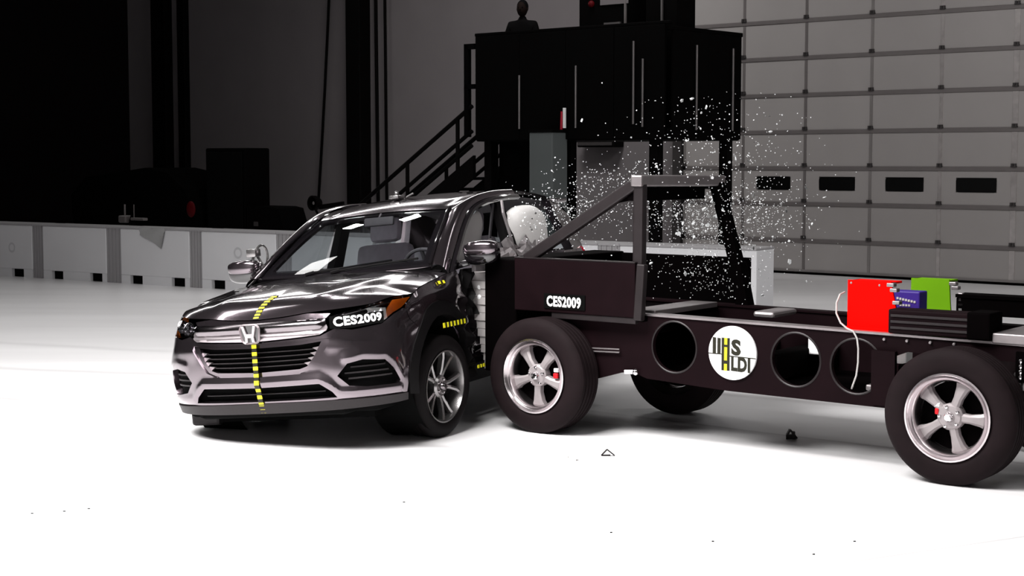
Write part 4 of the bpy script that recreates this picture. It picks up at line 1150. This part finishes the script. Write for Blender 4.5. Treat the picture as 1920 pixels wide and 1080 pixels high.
# ------------------------------------------------------------------ wheels (outer face towards -y)
def build_wheel(parent, mtx, rad, wid, rimr, style, phase, rub):
    rim = MB()
    h = wid / 2
    if style == 'cart':
        prof = [(rimr, -h + .005), (rimr * 1.01, -h - .012), (rimr * .97, -h - .014), (rimr * .935, -h + .004), (rimr * .90, -h + .012), (rimr * .865, -h + .002), (rimr * .83, -h + .012), (rimr * .80, -h + .055), (rimr * .80, h * .6), (rimr, h)]
    else:
        prof = [(rimr, -h + .006), (rimr * 1.0, -h - .004), (rimr * .965, -h - .004), (rimr * .94, -h + .012), (rimr * .90, -h + .06), (rimr * .88, h * .5), (rimr, h)]
    rim.lathe(prof, 56)
    o = obj('wheel', rim, 'polished' if style == 'cart' else 'alloy', parent, True, 40)
    o.matrix_basis = mtx
    t_ = rad
    tp_ = [(rimr * .985, -h * .92), (rimr * 1.06, -h * 1.03), (rimr + (rad - rimr) * .30, -h * 1.09), (rimr + (rad - rimr) * .62, -h * 1.06), (rad * .955, -h * .93), (rad * .985, -h * .82)]
    ng = 5
    for k in range(ng):
        a = -h * .80 + 2 * h * .80 * k / ng; b = -h * .80 + 2 * h * .80 * (k + 1) / ng
        gw = .006
        tp_ += [(rad, a + gw), (rad, b - gw)]
        if k < ng - 1:
            tp_ += [(rad - .009, b - gw * .6), (rad - .009, b + gw * .6)]
    tp_ += [(rad * .985, h * .82), (rad * .955, h * .93), (rimr + (rad - rimr) * .5, h * 1.08), (rimr * 1.06, h * 1.03), (rimr * .985, h * .92)]
    obj('tyre', MB().lathe(tp_, 72), rub, o, True, 32)
    dk = -h * .35
    obj('brake_disc', MB().lathe([(0.02, dk + .03), (rimr * .78, dk + .03), (rimr * .78, dk + .055), (.02, dk + .055)], 40), 'void' if style == 'car' else 'cart_dark', o, True)
    for k in range(5):
        a = R(phase + 72 * k); ca, sa = math.cos(a), math.sin(a)
        sp = MB()
        def pt(r_, w_, y):
            return (ca * r_ - sa * w_, y, sa * r_ + ca * w_)
        if style == 'cart':
            st_ = [(.045, .026, -h + .035), (rimr * .45, .024, -h + .032), (rimr * .68, .034, -h + .040), (rimr * .84, .052, -h + .052)]
            vs = []; fs = []
            for (r_, w_, y) in st_:
                vs += [pt(r_, -w_, y + .012), pt(r_, -w_ * .55, y), pt(r_, w_ * .55, y), pt(r_, w_, y + .012), pt(r_, w_, y + .05), pt(r_, -w_, y + .05)]
            for i in range(len(st_) - 1):
                for j in range(6):
                    fs.append((i * 6 + j, i * 6 + (j + 1) % 6, (i + 1) * 6 + (j + 1) % 6, (i + 1) * 6 + j))
            fs += [(0, 1, 2, 3, 4, 5), tuple(18 + j for j in range(6))]
            sp.add(vs, fs)
            obj('spoke', sp, 'alloy_grey', o, True, 30)
        else:
            for s_ in (1, -1):
                st_ = [(.035, s_ * .010, .011, -h + .045), (rimr * .45, s_ * .016, .012, -h + .030), (rimr * .75, s_ * .038, .013, -h + .018), (rimr * .93, s_ * .062, .016, -h + .012)]
                vs = []; fs = []
                for (r_, w0, w_, y) in st_:
                    vs += [pt(r_, w0 - w_, y + .006), pt(r_, w0, y), pt(r_, w0 + w_, y + .006), pt(r_, w0 + w_, y + .04), pt(r_, w0 - w_, y + .04)]
                for i in range(3):
                    for j in range(5):
                        fs.append((i * 5 + j, i * 5 + (j + 1) % 5, (i + 1) * 5 + (j + 1) % 5, (i + 1) * 5 + j))
                sp.add(vs, fs)
            obj('spoke', sp, 'alloy', o, True, 30)
        nr = .056 if style == 'cart' else .045
        ln = Vector(pt(nr, 0, 0)) if style == 'car' else Vector((math.cos(a + R(36)) * nr, 0, math.sin(a + R(36)) * nr))
        obj('lug_nut', MB().lathe([(0.0, -.018), (.008, -.016), (.011, 0.0), (.011, .03)], 8, Matrix.Translation((ln.x, -h + .032, ln.z))), 'chrome', o, True)
    obj('hub', MB().lathe([(.0, -h + .022), (.062, -h + .026), (.075, -h + .040), (.075, -h + .09)], 24), 'alloy_grey' if style == 'cart' else 'alloy', o, True)
    obj('hub_cap', MB().lathe([(.0, -h - .006), (.018, -h - .005), (.024, -h + .002), (.030, -h + .022)], 20), 'chrome' if style == 'cart' else 'darkchrome', o, True)
    return o

ZR = Matrix.Rotation(math.pi, 4, 'Z')
unroll = CAR_I.to_3x3().to_4x4() @ Matrix.Rotation(CAR_YAW, 4, 'Z')
def car_wheel(x, y, steer):
    wp = Matrix.Rotation(CAR_YAW, 4, 'Z') @ Vector((x, y, .334)) + CAR_T
    lp = CAR_I @ wp
    m_ = Matrix.Translation(lp) @ unroll @ Matrix.Rotation(R(steer), 4, 'Z') @ (ZR if y > 0 else Matrix.Identity(4))
    return build_wheel(car, m_, .334, .215, .236, 'car', 72 + (0 if y > 0 else 30), 'rubber')
for x, y, s_ in [(0, .775, -6), (0, -.775, -6), (-2.61, .79, 0), (-2.61, -.79, 0)]:
    car_wheel(x, y, s_)

# ------------------------------------------------------------------ test cart; local a (towards rear), b (away from camera), z
CART0 = Vector((.2445, 10.3677, 0)); CARTA = math.atan2(-.60308, .79768)
cart = thing('test_cart', 'black wheeled impact cart with roll cage and round holes in its side rail', 'cart', CART0, (0, 0, CARTA))
CM = Matrix.Translation(CART0) @ Matrix.Rotation(CARTA, 4, 'Z')
WR = .382
for a_, b_, ph, fl in [(-.135, .12, 270, 0), (2.70, .12, -3, 0), (.17, 1.35, 20, 1), (2.85, 1.35, 50, 1)]:
    m_ = Matrix.Translation((a_, b_, WR)) @ (ZR if fl else Matrix.Identity(4))
    wo = build_wheel(cart, m_, WR, .225, .245, 'cart', ph, 'cart_rubber')
    if not fl:
        mk = [(.155, .01)] if a_ < 1 else [(-.075, .025)]
        for x, z in mk:
            obj('red_valve_mark', MB().box((x, -.075, z), (.034 if a_ < 1 else .022, .02, .034), None, .005), 'redmark', wo, label='small red square mark on the wheel')
            obj('pale_clip', MB().box((x + .0, -.07, z + .036), (.034, .02, .026), None, .005), 'white', wo)
# near and far side rails with round holes
def plate(outline, holes, b0, th):
    sc_ = with_normal(lambda U, Z: np.stack([U, np.full_like(U, b0), Z], 1))
    me = panel_mesh(sc_, outline, holes, 0, th, th, step=(.12, .12))
    return me
def circ(cx, cz, r_, n=40):
    return [(cx + r_ * math.cos(2 * math.pi * k / n), cz + r_ * math.sin(2 * math.pi * k / n)) for k in range(n)]
RB = .24
HC = [(.80, .618), (1.225, .612), (1.652, .602), (2.045, .592)]
for b_, nm in ((RB, 'near'), (1.14, 'far')):
    ol = [(-.02, .72), (.10, .55), (.22, .37), (.46, .44), (.60, .40), (1.20, .372), (2.26, .362), (2.26, .66), (2.36, .70), (3.55, .68), (3.55, .775), (-.25, .815), (-.25, .72)]
    zs = lambda p: p
    me = plate(ol, [circ(x, z, .158) for x, z in HC] if nm == 'near' else [], b_, .03)
    me.name = 'side_rail'
    link('side_rail', me, 'cart_black', cart, True, 30)
    obj('rail_flange', MB().add([(-.25, b_ - .012, .815), (3.55, b_ - .012, .775), (3.55, b_ + .10, .775), (-.25, b_ + .10, .815), (-.25, b_ - .012, .828), (3.55, b_ - .012, .788), (3.55, b_ + .10, .788), (-.25, b_ + .10, .828)],
        [(0, 3, 2, 1), (4, 5, 6, 7), (0, 1, 5, 4), (1, 2, 6, 5), (2, 3, 7, 6), (3, 0, 4, 7)]), 'steel' if nm == 'near' else 'cart_black', cart)
    for x, z in HC:
        if nm == 'far' or abs(x - 1.225) < .01: continue
        obj('hole_rim', MB().lathe([(.158, 0), (.164, -.004), (.170, 0.0)], 40, Matrix.Translation((x, b_ - .002, z))), 'cage', cart, True)
obj('wheel_guard_plate', MB().bx(2.155, 2.30, RB - .035, RB - .005, .38, .70), 'cart_black', cart)
for a_ in (.35, 1.02, 1.45, 2.35, 3.3):
    obj('cross_member', MB().bx(a_ - .06, a_ + .06, RB + .03, 1.14, .46, .62, .01), 'cart_dark', cart)
obj('belly_pan', MB().bx(.3, 2.2, RB + .2, 1.1, .40, .44), 'cart_dark', cart)
for a_ in (-.135, .17, 2.70, 2.85):
    pass
obj('axle', MB().tube([(-.135, .1, WR), (.17, 1.4, WR)], .05, 12), 'cart_dark', cart, True)
obj('axle', MB().tube([(2.70, .1, WR), (2.85, 1.4, WR)], .05, 12), 'cart_dark', cart, True)
# logo disc in the second hole
disc = obj('logo_disc', MB().lathe([(0.0, -.010), (.166, -.010), (.168, -.004), (.168, .004)], 48, Matrix.Translation((1.225, RB - .004, .612))), 'white', cart, False, label='white round sign with black lettering and yellow road dashes')
DS = with_normal(lambda U, Z: np.stack([1.225 + U, np.full_like(U, RB - .0145), .612 + Z], 1))
def flat(name, pts, m, off=.0):
    me = panel_mesh(DS, pts, (), off, .0015, step=(.2, .2)); me.name = name
    return link(name, me, m, disc)
surf_text('logo_letters', 'II', DS, [(-.137, -.008), (-.080, -.012), (-.080, .088), (-.137, .092)], 'blacktape', disc, off=.001, bold=.055)
surf_text('logo_letters', 'S', DS, [(-.006, -.012), (.062, -.016), (.062, .085), (-.006, .090)], 'blacktape', disc, off=.001, bold=.055)
surf_text('logo_letters', 'LDI', DS, [(-.006, -.110), (.128, -.115), (.128, -.022), (-.006, -.016)], 'blacktape', disc, off=.001, bold=.055)
flat('logo_road', [(-.074, -.112), (-.016, -.112), (-.016, .092), (-.074, .092)], 'blacktape', .0006)
for z0, z1 in ((.050, .092), (-.048, .034), (-.112, -.070)):
    flat('road_dash', [(-.054, z0), (-.034, z0), (-.034, z1), (-.054, z1)], 'yellow', .0022)
flat('logo_line', [(-.166, -.014), (-.07, -.014), (-.07, -.008), (-.165, -.008)], 'blacktape', .0008)
flat('logo_line', [(-.02, -.022), (.163, -.026), (.163, -.020), (-.02, -.016)], 'blacktape', .0008)
# ballast box, face plate, deformable face
obj('side_panel', MB().bx(-.40, .56, .15, .19, .795, 1.145, .006), 'cart_black', cart)
obj('side_panel', MB().bx(-.40, .66, 1.46, 1.50, .78, 1.12, .006), 'cart_dark', cart)
obj('panel_edge', MB().bx(-.40, .56, .148, .20, 1.145, 1.152), 'cage', cart)
obj('skirt', MB().bx(-.10, .56, .16, .20, .755, .795, .004), 'cage', cart)
obj('face_plate', MB().bx(-.67, -.40, .17, 1.50, .36, 1.13, .01), 'cart_dark', cart)
obj('deck_plate', MB().bx(-.40, .60, .19, 1.46, .77, .80), 'cart_dark', cart)
obj('deck_edge', MB().bx(.42, .62, .30, 1.10, .80, .835, .004), 'steel', cart)
hc = MB()
tops = [(-.67, .20), (-.67, 1.48), (-.95, 1.42), (-.83, .22)]
for k in range(12):
    z0 = .37 + .055 * k; z1 = z0 + .052
    fr = .20 * max(0, 1 - .62 * (z1 - .37) / .66) * (1 if k < 11 else 1)
    jj = .004 * ((k % 2) * 2 - 1)
    f0 = -.675 - .17 * ((z1 - .37) / .66) ** .9
    p = [(-.668, .19 + jj), (-.668, 1.48), (f0 - .1, 1.46), (f0, .20 + jj)]
    hc.add([(x, y, z0) for x, y in p] + [(x, y, z1) for x, y in p], [(3, 2, 1, 0), (4, 5, 6, 7), (0, 1, 5, 4), (1, 2, 6, 5), (2, 3, 7, 6), (3, 0, 4, 7)])
hcb = obj('deformable_face', hc, 'honeycomb', cart, label='pale ribbed aluminium face crushed against the car')
for z_ in (.93, .86):
    obj('rivet', MB().lathe([(.0, -.004), (.014, -.003), (.018, .0)], 14, Matrix.Translation((-.735, .193, z_))), 'white', hcb, True)
# number plate on the near panel
NPS = with_normal(lambda U, Z: np.stack([U, np.full_like(U, .149), Z], 1))
npl = obj('number_plate', MB().bx(-.150, .180, .142, .149, .820, .920, .002), 'void', cart, label='black plate with white number CES2009')
surf_text('number_text', 'CES2009', with_normal(lambda U, Z: np.stack([U, np.full_like(U, .1405), Z], 1)), [(-.125, .834), (.150, .832), (.150, .905), (-.125, .907)], 'text_white', npl, off=.0006, bold=.038)
# roll cage
obj('cage_post', MB().bar((.555, .205, .80), (.555, .215, 1.655), .06, .075, up=(1, 0, 0), bev=.012), 'cage', cart)
obj('cage_post', MB().bar((.585, .16, .78), (.60, .175, 1.14), .05, .06, up=(1, 0, 0), bev=.008), 'cage', cart)
obj('cage_post', MB().bar((.775, 1.22, .77), (.70, 1.22, 1.10), .10, .10, up=(1, 0, 0), bev=.012).bar((.70, 1.22, 1.09), (.535, 1.22, 1.64), .085, .085, up=(1, 0, 0), bev=.012), 'cart_dark', cart)
obj('cage_top_bar', MB().bar((.55, .17, 1.668), (.53, 1.28, 1.658), .085, .075, bev=.012), 'steel', cart)
obj('cage_top_plate', MB().bar((.50, .20, 1.592), (.47, 1.12, 1.588), .06, .105), 'cart_dark', cart)
obj('cage_brace', MB().bar((.52, .21, 1.645), (-.34, .21, 1.135), .06, .075, bev=.012), 'cage', cart)
obj('cage_gusset', MB().prism([(.50, 1.645), (.50, 1.545), (.30, 1.51)], .02, Matrix.Translation((0, .23, 0)) @ Matrix.Rotation(R(90), 4, 'X')), 'cart_dark', cart)
# rear beams, bolts, fittings
obj('rear_beam', MB().bx(2.25, 2.84, RB - .03, RB + .12, .805, .945, .01), 'cart_black', cart)
for z_ in (.84, .875, .91):
    obj('beam_rib', MB().bx(2.27, 2.74, RB - .038, RB - .028, z_ - .007, z_ + .007), 'cage', cart)
obj('beam_cap', MB().bx(2.725, 2.86, RB - .05, RB + .15, .80, .955, .01), 'cart_dark', cart)
obj('rear_beam', MB().bx(2.35, 3.5, .98, 1.12, .86, .965, .008).bx(2.35, 3.5, .97, 1.13, .965, .985), 'cart_dark', cart)
obj('tray', MB().bx(2.86, 3.6, RB - .02, .80, .785, .845, .008), 'steel', cart)
for a_ in (2.22, 2.36, 2.50, 2.64):
    obj('bolt', MB().lathe([(0, -.012), (.008, -.010), (.010, 0)], 10, Matrix.Translation((a_, RB - .004, .765))), 'steel', cart, True)
for z_ in (.70, .67, .64, .61):
    obj('chain_link', MB().sphere((3.03, RB - .03, z_), .012, 8, 6, (1, 1, 1.2)), 'chrome', cart, True)
obj('link_plate', MB().bx(3.0, 3.06, RB - .028, RB, .58, .75), 'cart_dark', cart)
obj('hose', MB().tube([(.52, RB - .02, .44), (.46, RB - .05, .437)], .016, 10).sphere((.53, RB - .03, .44), .022, 10, 6), 'chrome', cart, True)
for z_ in (.565, .545):
    obj('pipe', MB().tube([(.05, RB - .02, z_), (.40, RB - .02, z_ + .012)], .005, 6), 'steel', cart, True)
obj('control_box', MB().bx(2.02, 2.20, .60, .70, .58, .68, .008), 'white', cart)
obj('control_box', MB().bx(1.50, 1.62, .70, .80, .58, .72, .01), 'white', cart)
obj('control_box', MB().bx(1.15, 1.30, .62, .95, .80, .84, .02), 'steel', cart)
obj('control_box', MB().bx(.86, .98, .6, .7, .66, .70, .004), 'steel', cart)
obj('battery', MB().bx(2.06, 2.20, .34, .44, .44, .475, .008), 'steel', cart)

# ------------------------------------------------------------------ things carried on the cart
def on_cart(name, label, cat, a_, b_, z_, rz=0.0, group=None):
    p = CM @ Vector((a_, b_, z_))
    return thing(name, label, cat, p, (0, 0, CARTA + rz), group)
def sensor_box(t, wd, ht, dp, m, slant):
    # shallow tray: face panel, folded sides
    fp = [(0, 0), (wd, 0), (wd + slant * .4, ht * .5), (wd - .02, ht), (.0, ht)]
    obj('face', MB().prism(fp, .014, Matrix.Translation((0, .014, 0)) @ Matrix.Rotation(R(90), 4, 'X')), m, t)
    obj('folded_side', MB().bx(0, .012, .014, dp, 0, ht - .004), m, t)
    obj('folded_side', MB().bx(0, wd - .02, .014, dp, ht - .016, ht - .004), m, t)
    obj('base_flange', MB().bx(0, wd, .014, dp, 0, .012), m, t)
t = on_cart('instrument_box', 'bright red instrument box mounted on the cart rail', 'box', 1.955, .30, .803)
sensor_box(t, .29, .292, .16, 'red', .03)
obj('foot', MB().bx(0, .40, -.02, .015, .0, .018), 'red', t)
for x, z in ((.225, .262), (.245, .232), (.262, .16)):
    obj('connector', MB().bx(x + .02, x + .065, -.006, .04, z, z + .022, .004), 'steel', t)
for x, z in ((.022, .275), (.20, .268)):
    obj('screw', MB().lathe([(0, -.006), (.006, -.004), (.007, 0)], 10, Matrix.Translation((x, 0, z))), 'steel', t)
t = on_cart('instrument_box', 'lime green instrument box standing behind the black rear beam', 'box', 2.06, .98, .80)
sensor_box(t, .265, .27, .14, 'green', -.03)
for x, z in ((.235, .235), (.25, .21)):
    obj('connector', MB().bx(x + .01, x + .055, -.006, .04, z, z + .022, .004), 'steel', t)
for k in range(5):
    obj('fitting', MB().bx(.30 + .004 * (k % 2), .325 + .006 * (k % 3), .0, .03, .05 + .03 * k, .072 + .03 * k, .004), 'steel' if k != 1 else 'white', t)
t = on_cart('junction_box', 'deep blue box with small white print between the red and green boxes', 'box', 2.06, .64, .80)
obj('body', MB().bx(0, .20, 0, .12, 0.0, .215, .008), 'blue', t)
for k in range(7):
    obj('print_mark', MB().bx(.055 + .018 * k, .068 + .018 * k, -.004, .0, .165 - .003 * k, .178 - .003 * k), 'cable', t)
for k in range(4):
    obj('print_mark', MB().bx(.075 + .018 * k, .088 + .018 * k, -.004, .0, .125, .137), 'cable', t)
o = obj('cable_coil', MB().tube([(.02 + .09 * k / 30 * 2 + .05 * math.cos(k * .7), .03 * math.sin(k * .7) , .03 + .02 * math.sin(k * .7 + 1) + .012) for k in range(31)], .008, 6), 'cable', None, True)
o.matrix_world = Matrix.Translation(CM @ Vector((2.16, .52, .80))) @ Matrix.Rotation(CARTA, 4, 'Z')
tag(o, 'pale coiled cable lying beside the blue box', 'cable')
cp = [(1.93, .31, 1.02), (1.925, .26, 1.01), (1.915, .235, .96), (1.92, .225, .90), (1.95, .222, .845), (1.99, .222, .815), (2.03, .225, .80), (2.055, .224, .76), (2.065, .222, .70), (2.065, .222, .62), (2.055, .222, .54), (2.03, .23, .48), (2.01, .26, .455)]
o = obj('signal_cable', MB().tube(cp, .0055, 6), 'cable', None, True)
o.matrix_world = CM.copy()
tag(o, 'thin pale cable looping from the red box down past the last rail hole', 'cable')

# ------------------------------------------------------------------ flying glass
gr_ = random.Random(11)
def shard_mesh(k):
    r2 = random.Random(100 + k)
    n = r2.choice((4, 5, 5, 6)); th = r2.uniform(.25, .5)
    pts = []
    for i in range(n):
        a = 2 * math.pi * (i + r2.uniform(-.25, .25)) / n
        r_ = r2.uniform(.65, 1.1)
        pts.append((r_ * math.cos(a), r_ * math.sin(a) * r2.uniform(.6, 1)))
    mb_ = MB().prism(pts, th, Matrix.Translation((0, 0, -th / 2)))
    me = bpy.data.meshes.new('glass_fragment'); me.from_pydata(mb_.v, [], mb_.f)
    me.materials.append(M['sharddark'] if k in (1, 6) else M['shard'])
    return me
shards = [shard_mesh(k) for k in range(10)]
# clusters in cart coordinates: centre (a, b, z), spread, share, zone
clusters = [((.30, 1.35, 1.42), (.24, .28, .12), .27, 'in'), ((.62, 1.30, 1.36), (.18, .3, .13), .14, 'in'), ((-.25, .75, 1.52), (.16, .3, .12), .10, 'car'),
            ((-.42, .75, 1.40), (.10, .25, .09), .10, 'car'), ((.20, .80, 1.68), (.28, .3, .05), .08, 'top'), ((.50, 1.0, 1.92), (.28, .4, .16), .09, 'top'),
            ((.55, 1.2, 1.05), (.22, .2, .12), .12, 'in'), ((.88, 1.3, 1.48), (.16, .35, .20), .08, 'far'), ((.72, 1.3, 1.95), (.14, .35, .14), .04, 'far')]
labels = {'in': ('small broken glass fragment flying inside the roll cage opening', 'glass inside the roll cage'),
          'car': ('small broken glass fragment flying beside the car roof and airbag', 'glass beside the car roof'),
          'top': ('small broken glass fragment flying above the roll cage top bar', 'glass above the roll cage'),
          'far': ('small broken glass fragment flying right of the leaning cage post', 'glass right of the roll cage')}
def pick():
    x = gr_.random(); acc = 0
    for c, s_, w_, zn in clusters:
        acc += w_
        if x <= acc: break
    return [gr_.gauss(c[i], s_[i]) for i in range(3)], zn
def clear(p):
    a, b, z = p
    if z < .85 or b < .24: return False
    if abs(b - 1.48) < .05 and z < 1.16: return False
    return True
big = 0
while big < 280:
    p, zn = pick()
    if not clear(p): continue
    k = gr_.randrange(10)
    o = bpy.data.objects.new('glass_fragment', shards[k]); COL.objects.link(o)
    o.location = CM @ Vector(p)
    sc_ = min(.022, .0080 * math.exp(gr_.gauss(0, .45)) + .0015)
    o.scale = (sc_, sc_, sc_)
    o.rotation_euler = [gr_.uniform(0, 6.28) for _ in range(3)]
    tag(o, labels[zn][0], 'glass', labels[zn][1])
    big += 1
dust = MB(); nd = 0
while nd < 3200:
    p, zn = pick()
    if not clear(p): continue
    q = CM @ Vector(p); r_ = gr_.uniform(.0022, .0048)
    mt_ = Matrix.Translation(q) @ Matrix.Rotation(gr_.uniform(0, 6.28), 4, Vector((gr_.gauss(0, 1), gr_.gauss(0, 1), gr_.gauss(0, 1))).normalized())
    dust.add([(-r_, -r_, -r_ * .6), (r_, -r_ * .7, -r_ * .6), (0, r_, -r_ * .5), (-r_ * .8, 0, r_ * .7), (r_ * .7, r_ * .3, r_ * .7)], [(0, 2, 1), (0, 1, 4, 3), (1, 2, 4), (2, 0, 3), (2, 3, 4)], mt_)
    nd += 1
o = obj('glass_spray', dust, 'shard')
tag(o, 'cloud of tiny glass crumbs flying around the roll cage', 'glass', kind='stuff')

# ------------------------------------------------------------------ scraps on the floor
def scrap(name, label, loc, build, m, cat='debris'):
    mb_ = MB(); build(mb_)
    o = obj(name, mb_, m); o.location = loc
    return tag(o, label, cat)
scrap('plastic_scrap', 'small white torn plastic scrap on the floor before the front cart wheel', (.35, 9.51, 0),
      lambda m_: m_.bx(-.035, .035, -.02, .02, 0, .018).bx(-.035, -.015, -.015, .02, .018, .038).bx(.012, .035, -.02, .01, .018, .032).prism([(-.01, -.02), (.02, -.018), (.005, .02)], .03), 'debris')
scrap('bent_trim_piece', 'small bent triangular trim piece on the floor', (.58, 9.65, 0),
      lambda m_: m_.bar((-.035, 0, .004), (.0, 0, .04), .02, .006).bar((.0, 0, .04), (.045, 0, .004), .02, .006).bar((-.035, 0, .004), (.02, 0, .005), .02, .006), 'cage')
scrap('dark_fragment', 'small dark broken fragment on the floor under the cart rail', (1.80, 10.25, 0),
      lambda m_: m_.prism([(-.03, -.02), (.035, -.015), (.02, .02), (-.02, .02)], .03).bar((-.02, 0, .025), (.0, 0, .062), .03, .012).bar((0, 0, .06), (.045, 0, .004), .025, .012).bx(.01, .03, -.02, .01, 0, .05), 'cage')
for i, (x, y) in enumerate([(-2.45, 8.05), (-2.30, 8.10), (-2.19, 8.16), (-1.62, 6.55), (.48, 7.63), (.95, 7.45), (1.38, 7.20), (1.62, 7.45), (-.57, 8.32)]):
    lab = ['speck of black grit, left end of the dashed floor line', 'speck of black grit, second along the dashed floor line', 'speck of black grit, third along the dashed floor line', 'lone black speck near the bottom edge of the floor',
           'tiny black speck below the front cart wheel', 'tiny black speck right of centre on the bright floor', 'lower of the two black specks below the rear cart wheel', 'upper of the two black specks below the rear cart wheel', 'tiny black speck in the open floor below the car wheel'][i]
    scrap('grit_speck', lab, (x, y, 0), lambda m_: m_.prism([(-.006, -.003), (.006, -.004), (.007, .004), (-.003, .005)], .004), 'void', 'grit')['group'] = 'black grit on the floor'
